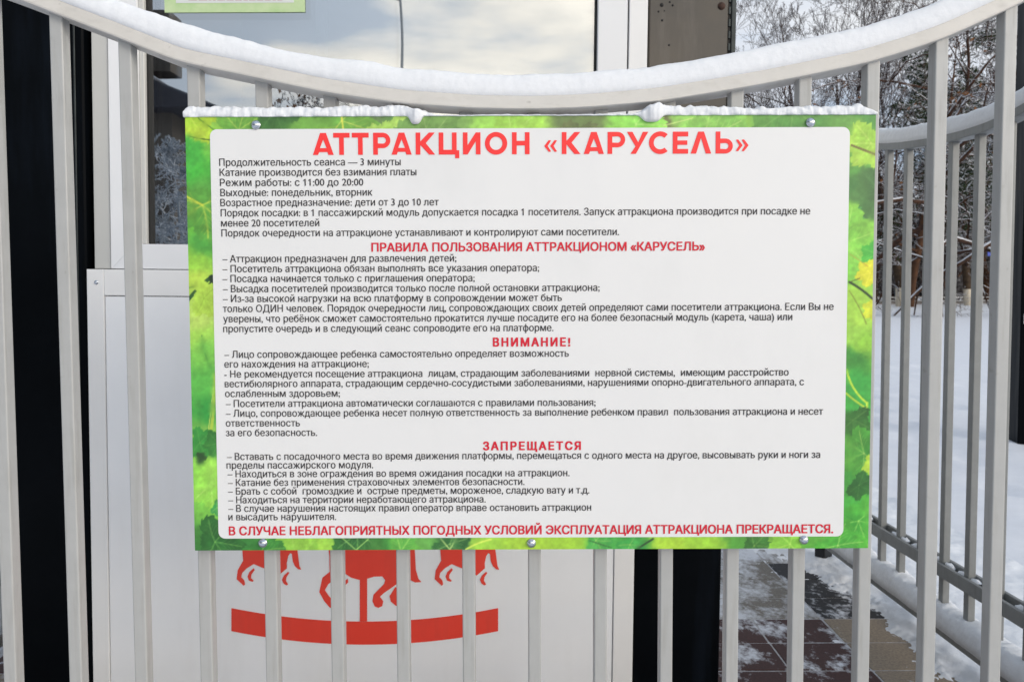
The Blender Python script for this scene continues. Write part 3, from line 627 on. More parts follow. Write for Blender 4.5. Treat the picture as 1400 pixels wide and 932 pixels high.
# lettering ------------------------------------------------------------------
def poly_mesh(polys, to3):
    """polys: list of [outer, hole, ...]; to3 maps (x,y)->3D"""
    mb = MB()
    for loops in polys:
        L3 = [[Vector((p[0], p[1], 0)) for p in l] for l in loops]; tri = tessellate_polygon(L3)
        flat = [p for l in loops for p in l]; mb.add([to3(*p) for p in flat], [tuple(t) for t in tri])
    return mb
def arc(cx, cy, rx, ry, a0, a1, n=14): return [(cx + rx * math.cos(R(a0 + (a1 - a0) * i / n)), cy + ry * math.sin(R(a0 + (a1 - a0) * i / n))) for i in range(n + 1)]
def glyph(ch, w):
    """title capitals, unit cap height 1, width w, heavy geometric strokes; y up"""
    t = .215
    if ch == 'А': return [[[(0, 0), (w * .36, 1), (w * .64, 1), (w, 0), (w - .24, 0), (w - .29, .13), (.29, .13), (.24, 0)], [(w * .5 - .155, .31), (w * .5 + .155, .31), (w * .5, .70)]]]
    if ch == 'Т': return [[[(0, 1), (w, 1), (w, 1 - t), (w / 2 + t / 2, 1 - t), (w / 2 + t / 2, 0), (w / 2 - t / 2, 0), (w / 2 - t / 2, 1 - t), (0, 1 - t)]]]
    if ch == 'Р':
        r = .35; return [[[(0, 0), (0, 1)] + arc(w - r, 1 - r, r, r, 90, -90)[0:] + [(t, 1 - 2 * r), (t, 0)], [(t, 1 - t)] + arc(w - r, 1 - r, r - t * .95, r - t * .95, 90, -90) + [(t, 1 - 2 * r + t)]]]
    if ch == 'К': return [[[(0, 0), (0, 1), (t, 1), (t, .60), (w - .28, 1), (w - .01, 1), (w * .52, .52), (w, 0), (w - .28, 0), (t, .44), (t, 0)]]]
    if ch == 'Ц':
        b = w - .12; return [[[(0, 0), (0, 1), (t, 1), (t, t), (b - t, t), (b - t, 1), (b, 1), (b, t * .9), (w, t * .9), (w, -.17), (w - t * .9, -.17), (w - t * .9, 0)]]]
    if ch == 'И': return [[[(0, 0), (0, 1), (t, 1), (t, .42), (w - t, 1), (w, 1), (w, 0), (w - t, 0), (w - t, .60), (t, 0)]]]
    if ch == 'О': return [[arc(w / 2, .5, w / 2, .515, 0, 360, 36)[:-1], arc(w / 2, .5, w / 2 - t * 1.03, .515 - t, 0, 360, 36)[:-1]]]
    if ch == 'Н': return [[[(0, 0), (0, 1), (t, 1), (t, .61), (w - t, .61), (w - t, 1), (w, 1), (w, 0), (w - t, 0), (w - t, .40), (t, .40), (t, 0)]]]
    if ch == 'У': return [[[(0, 1), (.25, 1), (w * .53, .52), (w - .25, 1), (w, 1), (w * .42, 0), (w * .42 - .25, 0), (w * .42 - .02, .34)]]]
    if ch == 'С':
        return [[arc(.515, .5, .515, .515, 48, 312, 26) + arc(.515, .5, .515 - t, .515 - t, 312, 48, 26)]]
    if ch == 'Е': return [[[(0, 0), (0, 1), (w, 1), (w, 1 - t), (t, 1 - t), (t, .60), (w - .04, .60), (w - .04, .40), (t, .40), (t, t), (w, t), (w, 0)]]]
    if ch == 'Л': return [[[(0, 0), (w * .36, 1), (w * .64, 1), (w, 0), (w - .25, 0), (w * .5, .72), (.25, 0)]]]
    if ch == 'Ь':
        r = .34; return [[[(0, 0), (0, 1), (t, 1), (t, 2 * r)] + arc(w - r, r, r, r, 90, -90), [(t, 2 * r - t)] + arc(w - r, r, r - t * .93, r - t * .93, 90, -90) + [(t, t)]]]
    if ch in '«»':
        s = 1 if ch == '«' else -1; out = []; h0, h1 = .10, .64; c = (h0 + h1) / 2
        for x in (0, .27):
            p = [(x, c), (x + .21, h1), (x + .32, h1 - .02), (x + .16, c), (x + .32, h0 + .02), (x + .21, h0)]
            if s < 0: p = [(w - a, b) for a, b in p][::-1]
            out.append([p])
        return out
title = [('А', 428, 456.5), ('Т', 456, 478.5), ('Т', 481.5, 504.5), ('Р', 510.5, 534), ('А', 535.5, 563), ('К', 568.5, 595), ('Ц', 600, 628), ('И', 633, 657), ('О', 663, 693.5), ('Н', 700, 724), ('«', 744, 762.5), ('К', 768, 793.5), ('А', 798, 825.5), ('Р', 830.5, 854.5), ('У', 857, 886), ('С', 887, 913), ('Е', 919.5, 940.5), ('Л', 944, 972), ('Ь', 978, 1001.5), ('»', 1004.5, 1023)]
ppm = FPX / SY; zt = photo_xz(428, 212.3)[1]; zt2 = photo_xz(1023, 210.3)[1]; zt = (zt + zt2) / 2
cap = photo_xz(700, 181.7)[1] - photo_xz(700, 211.7)[1]
TY = SY - .0018
for ch, a, b in title:
    xa_ = photo_xz(a, 197)[0]; xb_ = photo_xz(b, 197)[0]; w = (xb_ - xa_) / cap
    BP(poly_mesh(glyph(ch, w), lambda x, y: (xa_ + x * cap, TY, zt + y * cap)).build('title_letter', M['title']))

def text_line(s, x0, x1, yb0, capx, matl, name, off=.00015, spacing=1.):
    """one printed line: starts at photo x0, ends at x1, baseline at photo y (left end)"""
    cu = bpy.data.curves.new(name, 'FONT'); cu.body = s; cu.size = 1; cu.resolution_u = 3; cu.space_character = spacing; cu.fill_mode = 'NONE'
    ob = bpy.data.objects.new(name, cu); COL.objects.link(ob)
    me = bpy.data.meshes.new_from_object(ob.evaluated_get(bpy.context.evaluated_depsgraph_get())); bpy.data.objects.remove(ob)
    co = np.array([v.co[:2] for v in me.vertices]); nb = {}
    for e in me.edges:
        a_, b_ = e.vertices; nb.setdefault(a_, []).append(b_); nb.setdefault(b_, []).append(a_)
    seen, loops = set(), []
    for v0 in range(len(co)):
        if v0 in seen or v0 not in nb: continue
        l = [v0]; seen.add(v0); cur = v0
        while True:
            nx_ = [q for q in sorted(nb[cur], key=lambda q: abs(q - cur - 1)) if q not in seen]
            if not nx_: break
            cur = nx_[0]; seen.add(cur); l.append(cur)
        if len(l) > 2: loops.append(l)
    ax, bz = photo_xz(x0, yb0); cx, dz = photo_xz(x1, yb0 - .0036 * (x1 - x0)); zb = (bz + dz) / 2
    mn = co[:, 0].min(); sx = (cx - ax) / (co[:, 0].max() - mn); szz = capx / ppm / .727
    P = np.stack([ax + (co[:, 0] - mn) * sx, zb + co[:, 1] * szz], 1)
    LP = [P[l] for l in loops]
    for i, q in enumerate(LP):   # the plain figure one gets its flag
        (xl_, zl_), (xr_, zr_) = q.min(0), q.max(0); w_, h_ = xr_ - xl_, zr_ - zl_
        if len(q) == 4 and abs(h_ / szz - .682) < .02 and w_ / sx < .12:
            LP[i] = np.array([(xl_, zl_), (xr_, zl_), (xr_, zr_), (xr_ - .5 * w_, zr_), (xl_ - 1.35 * w_, zr_ - .13 * szz), (xl_ - 1.35 * w_, zr_ - .21 * szz), (xl_, zr_ - .13 * szz)])
    LP.sort(key=lambda q: q[:, 0].min()); groups = []; right = -9
    for q in LP:                 # outlines that overlap sideways belong to one character
        if q[:, 0].min() < right - 1e-6: groups[-1].append(q); right = max(right, q[:, 0].max())
        else: groups.append([q]); right = q[:, 0].max()
    mb = MB()
    for k, gl in enumerate(groups):
        o_ = gl[0][0]; verts, edges, E0, E1 = [], [], [], []
        for q in gl:
            n = len(q); b0 = len(verts); verts += [Vector(((p[0] - o_[0]) * 1000, (p[1] - o_[1]) * 1000)) for p in q]; edges += [(b0 + j, b0 + (j + 1) % n) for j in range(n)]
        V2, _e, F2, *_r = delaunay_2d_cdt(verts, edges, [], 0, 1e-5)
        va = np.array([v[:] for v in V2]); ft = np.array([f for f in F2 if len(f) == 3]); c = va[ft].mean(1)
        A0 = np.array([verts[e[0]][:] for e in edges]); A1 = np.array([verts[e[1]][:] for e in edges])
        up = (A0[None, :, 1] <= c[:, None, 1]) & (A1[None, :, 1] > c[:, None, 1]); dn = (A0[None, :, 1] > c[:, None, 1]) & (A1[None, :, 1] <= c[:, None, 1])
        cr = (A1[None, :, 0] - A0[None, :, 0]) * (c[:, None, 1] - A0[None, :, 1]) - (c[:, None, 0] - A0[None, :, 0]) * (A1[None, :, 1] - A0[None, :, 1])
        wn_ = (up & (cr > 0)).sum(1) - (dn & (cr < 0)).sum(1); keep = ft[wn_ != 0]
        for q, (ox, oz) in enumerate(((-1, 0), (1, 0)) if off < .0002 else ((-1, -.6), (1, -.6), (-1, .6), (1, .6), (0, 0))):
            mb.add([(o_[0] + p[0] / 1000 + ox * off, TY - (k % 3) * 8e-5 - q * 1.5e-5, o_[1] + p[1] / 1000 + oz * off) for p in va], [tuple(int(j) for j in t) for t in keep])
    BP(mb.build(name, matl))
L = [('Продолжительность сеанса — 3 минуты', 300.5, 548, 227.3), ('Катание производится без взимания платы', 301, 569.5, 241), ('Режим работы: с 11:00 до 20:00', 301.5, 497, 254.8), ('Выходные: понедельник, вторник', 302, 509.5, 268.5),
     ('Возрастное предназначение: дети от 3 до 10 лет', 302, 600, 282.2), ('Порядок посадки: в 1 пассажирский модуль допускается посадка 1 посетителя. Запуск аттракциона производится при посадке не', 302.5, 1107, 296.2),
     ('менее 20 посетителей', 303, 437, 310), ('Порядок очередности на аттракционе устанавливают и контролируют сами посетители.', 303.5, 846, 323.6),
     ('– Аттракцион предназначен для развлечения детей;', 305, 624, 358.7), ('– Посетитель аттракциона обязан выполнять все указания оператора;', 305, 737, 372.3), ('– Посадка начинается только с приглашения оператора;', 305, 649, 385.8),
     ('– Высадка посетителей производится только после полной остановки аттракциона;', 305.5, 819.5, 399.5), ('– Из-за высокой нагрузки на всю платформу в сопровождении может быть', 305.5, 768, 413),
     ('только ОДИН человек. Порядок очередности лиц, сопровождающих своих детей определяют сами посетители аттракциона. Если Вы не', 305.5, 1139, 426.6),
     ('уверены, что ребёнок сможет самостоятельно прокатится лучше посадите его на более безопасный модуль (карета, чаша) или', 306, 1082.5, 440.4), ('пропустите очередь и в следующий сеанс сопроводите его на платформе.', 306, 756.5, 454),
     ('– Лицо сопровождающее ребенка самостоятельно определяет возможность', 307.5, 777.5, 489), ('его нахождения на аттракционе;', 307.5, 504.5, 502.2), ('- Не рекомендуется посещение аттракциона  лицам, страдающим заболеваниями  нервной системы,  имеющим расстройство', 307.5, 1077.5, 515.8),
     ('вестибюлярного аппарата, страдающим сердечно-сосудистыми заболеваниями, нарушениями опорно-двигательного аппарата, с', 308, 1098.5, 529), ('ослабленным здоровьем;', 308.5, 465, 542.4), ('– Посетители аттракциона автоматически соглашаются с правилами пользования;', 309.5, 814, 556),
     ('– Лицо, сопровождающее ребенка несет полную ответственность за выполнение ребенком правил  пользования аттракциона и несет', 309.5, 1124.5, 569.3), ('ответственность', 309.5, 410.5, 582.6), ('за его безопасность.', 309.5, 434, 595.7),
     ('– Вставать с посадочного места во время движения платформы, перемещаться с одного места на другое, высовывать руки и ноги за', 311, 1120.5, 628.2), ('пределы пассажирского модуля.', 310.5, 510.5, 640), ('– Находиться в зоне ограждения во время ожидания посадки на аттракцион.', 312, 778.5, 651.8),
     ('– Катание без применения страховочных элементов безопасности.', 312.5, 717, 663.6), ('– Брать с собой  громоздкие и  острые предметы, мороженое, сладкую вату и т.д.', 312.5, 805.5, 675.4), ('– Находиться на территории неработающего аттракциона.', 313, 664, 687.2),
     ('– В случае нарушения настоящих правил оператор вправе остановить аттракцион', 313, 808, 698.9), ('и высадить нарушителя.', 313, 460, 710.4)]
for s, a, b, y in L: text_line(s, a, b, y, 9.9, M['ink'], 'text_line')
text_line('ПРАВИЛА ПОЛЬЗОВАНИЯ АТТРАКЦИОНОМ «КАРУСЕЛЬ»', 508.5, 963, 344, 11.6, M['heading'], 'heading_line', .00048)
text_line('ВНИМАНИЕ!', 674.5, 779, 473.2, 11.6, M['heading'], 'heading_line', .00070, 1.3)
text_line('ЗАПРЕЩАЕТСЯ', 661, 793.5, 614.6, 11.4, M['heading'], 'heading_line', .00070, 1.3)
text_line('В СЛУЧАЕ НЕБЛАГОПРИЯТНЫХ ПОГОДНЫХ УСЛОВИЙ ЭКСПЛУАТАЦИЯ АТТРАКЦИОНА ПРЕКРАЩАЕТСЯ.', 314, 1138, 730.6, 12.0, M['heading'], 'heading_line', .00048)
# bolts
def dome(x, y, z, r, matl, name='bolt', parent=None, n=16):
    rings = []
    for a in range(6):
        ph = math.pi / 2 * a / 5; rr_ = r * math.cos(ph) + .0002
        rings.append([(x + rr_ * math.cos(2 * math.pi * j / n), y - r * .62 * math.sin(ph), z + rr_ * math.sin(2 * math.pi * j / n)) for j in range(n)])
    rings.insert(0, [(x + r * 1.12 * math.cos(2 * math.pi * j / n), y, z + r * 1.12 * math.sin(2 * math.pi * j / n)) for j in range(n)])
    rings.insert(0, [(x + r * 1.12 * math.cos(2 * math.pi * j / n), y + .0025, z + r * 1.12 * math.sin(2 * math.pi * j / n)) for j in range(n)])
    mbd = MB().sweep([q[::-1] for q in rings])
    # cross slot cut shown as two raised-rim grooves
    return mbd.build(name, matl, smooth=True)
for px, py in ((350.5, 171.5), (1107.5, 168), (360, 741.5), (726.5, 741.5), (1098.5, 737)):
    x, z = photo_xz(px, py); BP(dome(x, SY - .003, z, .0062, M['chrome']))
# snow lying on the board's upper edge, thick at both ends, with two overhanging lumps
def board_snow():
    n = 900; rings = []
    for i in range(n + 1):
        x = lerp(bx0 - .002, bx1 + .001, i / n); px = x * ppm + 700
        h = float(np.interp(px, [252, 262, 300, 420, 500, 560, 580, 600, 700, 760, 830, 868, 880, 900, 960, 1010, 1100, 1170, 1185, 1198], [2, 13, 15, 13, 15, 14, 8, 1.6, 2.2, 1.5, 2.5, 3, 10, 15, 13, 11.5, 12, 13.5, 10, 1])) / ppm
        h *= 1 + .34 * fbm(x * 26, 4, 0, 3); h = max(h, .0008)
        fwd = .0035 + .006 * math.exp(-((px - 572) / 9) ** 2) + .007 * math.exp(-((px - 893) / 14) ** 2) + .0015 * fbm(x * 60, 1, 0)
        drop = .0125 * math.exp(-((px - 571) / 8.5) ** 4) + .0105 * math.exp(-((px - 889) / 14) ** 4)
        y0, y1 = SY - fwd, SY + .024; ring = []
        m = 18
        ring.append(Vector((x, SY - .0022 - fwd * .2, bz1 - drop - .0003)))
        for k in range(m + 1):
            a = math.pi * k / m; c, s_ = math.cos(a), math.sin(a)
            yy = (y0 + y1) / 2 - math.copysign(abs(c) ** .6, c) * (y1 - y0) / 2; zz = bz1 + s_ ** .6 * h - (drop * .55 if k == 0 else 0)
            d = .0021 * fbm(x * 105, yy * 120, zz * 120, 5) * (1 if h > .003 else .4)
            ring.append(Vector((x, yy - c * d, zz + s_ * d)))
        ring.append(Vector((x, y1, bz1 - .001)))
        rings.append(ring)
    return MB().sweep(rings)
tag(board_snow().build('board_snow', M['railsnow'], smooth=True), label='crumbly snow lying along the upper edge of the rules board', kind='stuff')

# ------------------------------------------------------------------ kiosk
KY, KR = 1.80, .013
kiosk = empty('ticket_kiosk', (0, KY, 0), label='white panelled booth behind the fence with mirrored window and black corner pillars', cat='kiosk')
kiosk.rotation_euler = (0, KR, 0)
def K(px, py, Y=KY):
    x, z = W(px, py, Y); return x * math.cos(-KR) + z * math.sin(-KR), -x * math.sin(-KR) + z * math.cos(-KR)
def kb(name, x0, x1, z0, z1, y0, y1, m, parent=None, bev=0.0015):
    """board; y measured from kiosk front plane"""
    r0 = [(x, y0, z) for x, z in rrect(x0 + bev, x1 - bev, z0 + bev, z1 - bev, .0005, 1)]
    r1 = [(x, y0 + bev, z) for x, z in rrect(x0, x1, z0, z1, .0008, 1)]
    r2 = [(x, y1, z) for x, z in rrect(x0, x1, z0, z1, .0008, 1)]
    return MB().sweep([r0, r1, r2]).build(name, m, parent or kiosk)
def kx(px, py): return K(px, py)[0]
def kz(px, py): return K(px, py)[1]
pl, prr = kx(121, 550), kx(866.5, 800)
ztop = kz(160, 368.3)
il, ir = kx(145.5, 600), kx(838.5, 800); it = kz(200, 405)
kb('frame_board', pl, il - .0012, -.05, ztop, 0, .02, M['white'])
kb('frame_board', ir + .0012, prr, -.05, ztop, 0, .02, M['white'])
kb('frame_board', il - .0008, ir + .0008, it + .001, ztop, .0006, .02, M['white'])
kb('lower_panel', il, ir, -.05, it - .0008, .003, .02, M['inset'])
kb('backing', pl + .004, prr - .004, -.05, ztop - .004, .021, .05, M['black'])
# screw
sx_, sz_ = K(131.5, 386)
o = dome(sx_, 0, sz_, .0052, M['chrome'], 'screw'); o.parent = kiosk
# window
ztw = 2.35
jl = kx(118.5, 100); 
kb('jamb_strip', jl + .004, kx(145.3, 220), ztop + .002, ztw, .014, .05, M['jamb'])
win = empty('window', (0, 0, 0)); win.parent = kiosk
wl, wl2 = kx(147.6, 220), kx(187, 220); wb = kz(230, 331.5)
glx0, glx1 = kx(193, 220), kx(817.5, 60)
def quadp(name, pts, y0, y1, m, parent):
    return MB().sweep([[(x, y0, z) for x, z in pts], [(x, y1, z) for x, z in pts]]).build(name, m, parent)
fz0 = ztop + .0025
quadp('frame_stile', [(wl, fz0), (wl2, fz0 + .073), (wl2, ztw), (wl, ztw)], .008, .05, M['pvc'], win)
quadp('frame_sill', [(wl + .0008, fz0), (kx(859, 60) - .0008, fz0), (glx1 - .001, wb - .004), (wl2 + .004, wb - .004), (wl2 + .0008, fz0 + .073)], .008, .05, M['pvc'], win)
kb('sash_edge', wl2 + .0006, glx0 + .002, wb - .003, ztw, .016, .05, M['jamb'], win)
kb('frame_stile', glx1, kx(858.3, 60), wb - .003, ztw, .007, .05, M['pvc'], win)
kb('gasket', glx0 + .0022, glx0 + .008, wb - .002, ztw, .028, .05, M['rubber'], win, .0008)
kb('gasket', glx1 - .004, glx1 - .0005, wb - .002, ztw, .024, .05, M['rubber'], win, .0008)
MB().add([(glx0, .040, wb - .004), (glx1, .040, wb - .004), (glx1, .040, ztw), (glx0, .040, ztw)], [(0, 1, 2, 3)]).build('pane', M['glass'], win)
MB().add([(glx0, .062, wb - .004), (glx1, .0663, wb - .004), (glx1, .0663, ztw), (glx0, .062, ztw)], [(0, 1, 2, 3)]).build('pane', M['glass2'], win)
kb('jamb_strip', kx(860.2, 60), kx(885.5, 60), ztop + .002, ztw, .004, .05, M['white'])
kb('jamb_gap', kx(858.3, 60), kx(860.2, 60), ztop + .002, ztw, .03, .05, M['rubber'], None, .0003)
kb('jamb_gap', kx(145.3, 220), kx(147.6, 220), ztop + .002, ztw, .03, .05, M['rubber'], None, .0003)
kb('window_head', wl, kx(859, 60), ztw + .002, ztw + .08, .008, .05, M['pvc'])
# pillars
p0, p1 = kx(7, 500), kx(119.5, 500)
kb('corner_pillar', p0, pl - .0025, -.05, 2.45, .004, .16, M['black'], None, .004)
kb('pillar_trim', p0 + .185, p0 + .189, -.05, 2.44, .0015, .005, M['darksteel'], None, .0005)
q0, q1 = prr + .003, kx(985, 850)
kb('corner_pillar', q0, q1, -.05, 1.42, .004, .16, M['black'], None, .004)
u0, u1 = kx(888, 60), kx(997, 60)
kb('steel_cover', u0, u1, 1.425, 2.45, .010, .16, M['taupe'], None, .003)
kb('cover_edge', kx(885.6, 60), u0 - .0006, 1.425, 2.45, .014, .05, M['rubber'], None, .0004)
kb('hinge_strip', u1 + .0008, kx(1001, 60), 1.425, 2.45, .016, .06, M['rubber'], None, .001)
kb('edge_profile', kx(1001.2, 60), kx(1008, 60), 1.425, 2.45, .012, .16, M['darksteel'], None, .002)
for i in range(9):
    kb('hinge_knuckle', u1 + .0004, kx(1000.4, 60), 1.60 + .030 * i + .002, 1.60 + .030 * i + .021, .011, .02, M['darksteel'], None, .001)
for px, py, r, m in ((906, 5, .0042, 'rubber'), (988, 6.5, .0088, 'rust'), (906.5, 26, .0026, 'rubber'), (901.5, 14, .0022, 'rubber'), (921, 5.5, .0024, 'rubber'), (916, 60, .0022, 'rubber'), (909.5, 13, .0014, 'rubber'), (917, 1, .0022, 'rubber')):
    x, z = K(px, py); o = dome(x, .0095, z, r, M[m], 'rivet' if r < .008 else 'bolt'); o.parent = kiosk
# body behind
xl, xr = p0 + .02, kx(1006, 60) - .01
kb('side_wall', xl, xl + .03, -.05, 2.44, .165, 1.5, M['jamb'])
kb('side_wall', xr - .03, xr, -.05, 2.44, .165, 1.5, M['jamb'])
kb('back_wall', xl + .031, xr - .031, -.05, 2.44, 1.47, 1.5, M['interior'])
kb('floor', xl + .031, xr - .031, -.05, .02, .06, 1.46, M['interior'])
kb('inner_lining', pl, pl + .12, .0, 2.44, .06, .10, M['interior'])
kb('counter', pl + .13, prr - .01, 1.02, 1.05, .055, .42, M['jamb'])
kb('roof', p0 - .05, xr + .05, 2.455, 2.53, -.06, 1.55, M['white'])
kb('inner_blind', kx(326, 130), kx(346, 130), 1.2, 2.2, .7, .72, M['chair'])
# carousel print on the lower panel
PY_ = .0015
def to_k(px, py): x, z = K(px, py); return x, PY_, z
band = [(316 + 365 * i / 30, 831 + 18.5 * (1 - ((i - 15) / 15) ** 2)) for i in range(31)] + [(681 - 365 * i / 30, 862.5 + 18.5 * (1 - ((i - 15) / 15) ** 2)) for i in range(31)]
poly_mesh([[band]], to_k).build('platform_print', M['print_red'], kiosk)
poly_mesh([[[(491.8, 700), (501.8, 700), (501.8, 849.2), (491.8, 849.2)]]], lambda a, b: (to_k(a, b)[0], .0011, to_k(a, b)[2])).build('pole_print', M['print_red'], kiosk)
c7 = lambda L_: [(300 + x / 3.5, 740 + y / 3.5) for x, y in L_]
c4 = lambda L_: [(350 + x / 4, 699 + y / 4) for x, y in L_]
small = [(96, -30), (108, 40), (112, 92), (86, 138), (81, 180), (115, 212), (122, 205), (118, 186), (103, 170), (108, 150), (130, 128), (163, 108), (205, 126), (245, 140), (282, 163), (322, 128), (321, 104), (328, 70), (338, 55), (346, 60), (350, 95), (360, 118), (376, 133), (391, 135), (382, 118), (372, 40), (360, -30), (330, -75), (270, -70), (215, -62), (170, -75), (120, -130), (85, -150), (60, -120), (40, -92), (50, -78), (85, -85), (90, -60)]
legs = [[(163, 127), (142, 146), (133, 168), (140, 187), (158, 193), (163, 187), (150, 175), (152, 158), (168, 136)], [(327, 145), (308, 162), (298, 183), (306, 202), (320, 210), (328, 205), (317, 188), (320, 170), (334, 150)]]
big = [(398, 120), (397, 215), (400, 240), (402, 330), (362, 362), (345, 440), (372, 490), (402, 525), (428, 535), (440, 520), (425, 490), (398, 462), (376, 430), (394, 398), (440, 362), (488, 341), (520, 362), (568, 375), (606, 368), (645, 356), (690, 355), (706, 375), (700, 396), (642, 455), (636, 490), (648, 518), (668, 527), (690, 517), (695, 490), (677, 466), (700, 445), (768, 398), (800, 375), (806, 330), (822, 290), (838, 372), (870, 388), (905, 386), (888, 368), (874, 320), (868, 212), (850, 120), (800, 60), (700, 70), (600, 85), (520, 60), (450, -20), (405, -50), (370, 0), (340, 40), (352, 60), (395, 45)]
blegs = [[(502, 366), (470, 390), (455, 432), (466, 470), (480, 492), (489, 482), (476, 442), (488, 402), (503, 388)], [(762, 412), (730, 462), (736, 492), (766, 517), (790, 512), (778, 484), (768, 462), (790, 430)]]
for pts_, dx, nm in ((c7(small), 0, 'horse_print'), (c7(small), 271, 'horse_print'), (c4(big), 0, 'horse_print')):
    poly_mesh([[[(x + dx, y) for x, y in pts_]]], to_k).build(nm, M['print_red'], kiosk)
for dx in (0, 271):
    for l in legs: poly_mesh([[[(x + dx, y) for x, y in c7(l)]]], to_k).build('hoof_print', M['print_red'], kiosk)
for l in blegs: poly_mesh([[c4(l)]], to_k).build('hoof_print', M['print_red'], kiosk)

# poster stuck inside the window, only its lower edge in view
M['poster_green'] = mat('poster_green', (.44, .62, .30), .5, col2=(.62, .72, .46), vscale=9)
M['poster_white'] = mat('poster_white', (.70, .72, .72), .5, vary=.02)
M['poster_pink'] = mat('poster_pink', (.62, .36, .42), .5, vary=.1)
post = empty('window_poster', (0, KY + .0375, 0), label='green bordered white notice stuck on the kiosk window at the top of the picture', cat='poster')
def wq(name, x0, x1, y0, y1, dy, m):
    a, b = W(x0, y1, KY + .037), W(x1, y0, KY + .037)
    return MB().box(a[0], b[0], dy, dy + .0004, a[1], b[1]).build(name, m, post)
wq('border', 225, 415, -120, 17.5, 0, M['poster_green']); wq('paper', 240.5, 400, -105, 4.6, -.0008, M['poster_white'])
rr2 = random.Random(2)
for row, (ya_, yb_) in enumerate(((-0.8, 1.0), (-8, -5), (-16, -13), (-24, -21))):
    x = 258
    while x < 384:
        w_ = rr2.uniform(3, 12); wq('print_line', x, min(x + w_, 386), ya_, yb_, -.0014, M['poster_pink']); x += w_ + 2.2
# ------------------------------------------------------------------ trees
def grow(seed, height, levels, trunk_r, spread=.9, up=.25, kids=(9, 7, 6, 5), ratio=(.55, .55, .5, .45), start=.25, droop=0., minr=.010, segs=(9, 6, 5, 4, 3), leaves=0, wig=.16, lean=0., tip=.07, w0=.35):
    rs = np.random.RandomState(seed)
    P0 = np.array([[0, 0, -.15]]); D = np.array([[lean, 0, 1.]]); Ln = np.array([height]); Rd = np.array([trunk_r]); Re = np.array([trunk_r * tip])
    out = []
    for lv in range(levels + 1):
        n = segs[lv]; B = len(P0); pts = np.zeros((B, n + 1, 3)); pts[:, 0] = P0; d = D / np.linalg.norm(D, axis=1, keepdims=True); dirs = np.zeros((B, n + 1, 3)); dirs[:, 0] = d
        for i in range(n):
            w_ = wig * (w0 if lv == 0 else 1.)
            d = d + rs.normal(0, w_, (B, 3)); d[:, 2] += (up if lv else .1) / n * 1.2 - droop / n * (lv > 0) * (i / n) * 3
            d /= np.linalg.norm(d, axis=1, keepdims=True)
            pts[:, i + 1] = pts[:, i] + d * (Ln / n)[:, None]; dirs[:, i + 1] = d
        rad = Rd[:, None] + (Re - Rd)[:, None] * np.linspace(0, 1, n + 1)[None] ** .8
        out.append((lv, pts, np.maximum(rad, minr * .6)))
        if lv == levels: last = pts; break
        k = kids[lv]; s0 = start if lv == 0 else .22
        T = s0 + (1 - s0) * (np.arange(k)[None] + rs.rand(B, k)) / k; f = T * n; i0 = np.minimum(f.astype(int), n - 1); fr = f - i0
        bi = np.repeat(np.arange(B), k).reshape(B, k)
        C0 = pts[bi, i0] * (1 - fr[..., None]) + pts[bi, i0 + 1] * fr[..., None]; CD = dirs[bi, i0 + 1]
        rnd_ = rs.normal(0, 1, (B, k, 3)); rnd_ -= (rnd_ * CD).sum(-1, keepdims=True) * CD; rnd_ /= np.linalg.norm(rnd_, axis=-1, keepdims=True)
        sp = spread * rs.uniform(.7, 1.25, (B, k, 1)); nd = CD * 1.0 + rnd_ * sp * (1.3 if lv == 0 else 1.)
        prr_ = np.take_along_axis(rad, i0, 1)
        L2 = (Ln[:, None] * ratio[lv] * (1 - .55 * (T - s0) / (1 - s0)) * rs.uniform(.7, 1.2, (B, k)))
        P0 = C0.reshape(-1, 3); D = nd.reshape(-1, 3); Ln = L2.ravel(); Rd = np.maximum(prr_ * .52, minr).ravel(); Re = np.maximum(Rd * .35, minr * .7)
    return out, last
def tubes(chains):
    V, Fc, off = [], [], 0
    for lv, pts, rad in chains:
        k = 8 if lv == 0 else (4 if lv == 1 else 3); B, m, _ = pts.shape
        t = np.gradient(pts, axis=1); t /= np.linalg.norm(t, axis=-1, keepdims=True) + 1e-9
        ref = np.where(abs(t[..., 2:3]) > .9, np.array([1., 0, 0]), np.array([0, 0, 1.])); a = np.cross(t, ref); a /= np.linalg.norm(a, axis=-1, keepdims=True) + 1e-9; b = np.cross(t, a)
        ang = np.arange(k) * 2 * math.pi / k + .5
        v = pts[:, :, None] + rad[:, :, None, None] * (a[:, :, None] * np.cos(ang)[None, None, :, None] + b[:, :, None] * np.sin(ang)[None, None, :, None])
        V.append(v.reshape(-1, 3)); idx = np.arange(B * m * k).reshape(B, m, k) + off
        q = np.stack([idx[:, :-1], np.roll(idx[:, :-1], -1, 2), np.roll(idx[:, 1:], -1, 2), idx[:, 1:]], -1).reshape(-1, 4); Fc.append(q); off += B * m * k
    return np.concatenate(V), np.concatenate(Fc)
def np_mesh(name, co, faces, matl):
    me = bpy.data.meshes.new(name); me.vertices.add(len(co)); me.vertices.foreach_set('co', co.astype(np.float32).ravel()); nv = faces.shape[1]
    me.loops.add(faces.size); me.loops.foreach_set('vertex_index', faces.ravel().astype(np.int32)); me.polygons.add(len(faces))
    me.polygons.foreach_set('loop_start', np.arange(0, faces.size, nv, dtype=np.int32)); me.update(calc_edges=True); me.materials.append(matl); return me
BK = barkmat('bare_tree_bark', (.070, .046, .038), (.034, .023, .021), .74)
BW = barkmat('limewashed_bark', (.075, .052, .034), (.038, .028, .022), .75, wash=.85)
BP_ = barkmat('pine_bark', (.10, .050, .028), (.05, .03, .022), .75)
NEED = barkmat('snowy_needles', (.020, .036, .020), (.040, .050, .024), .55)
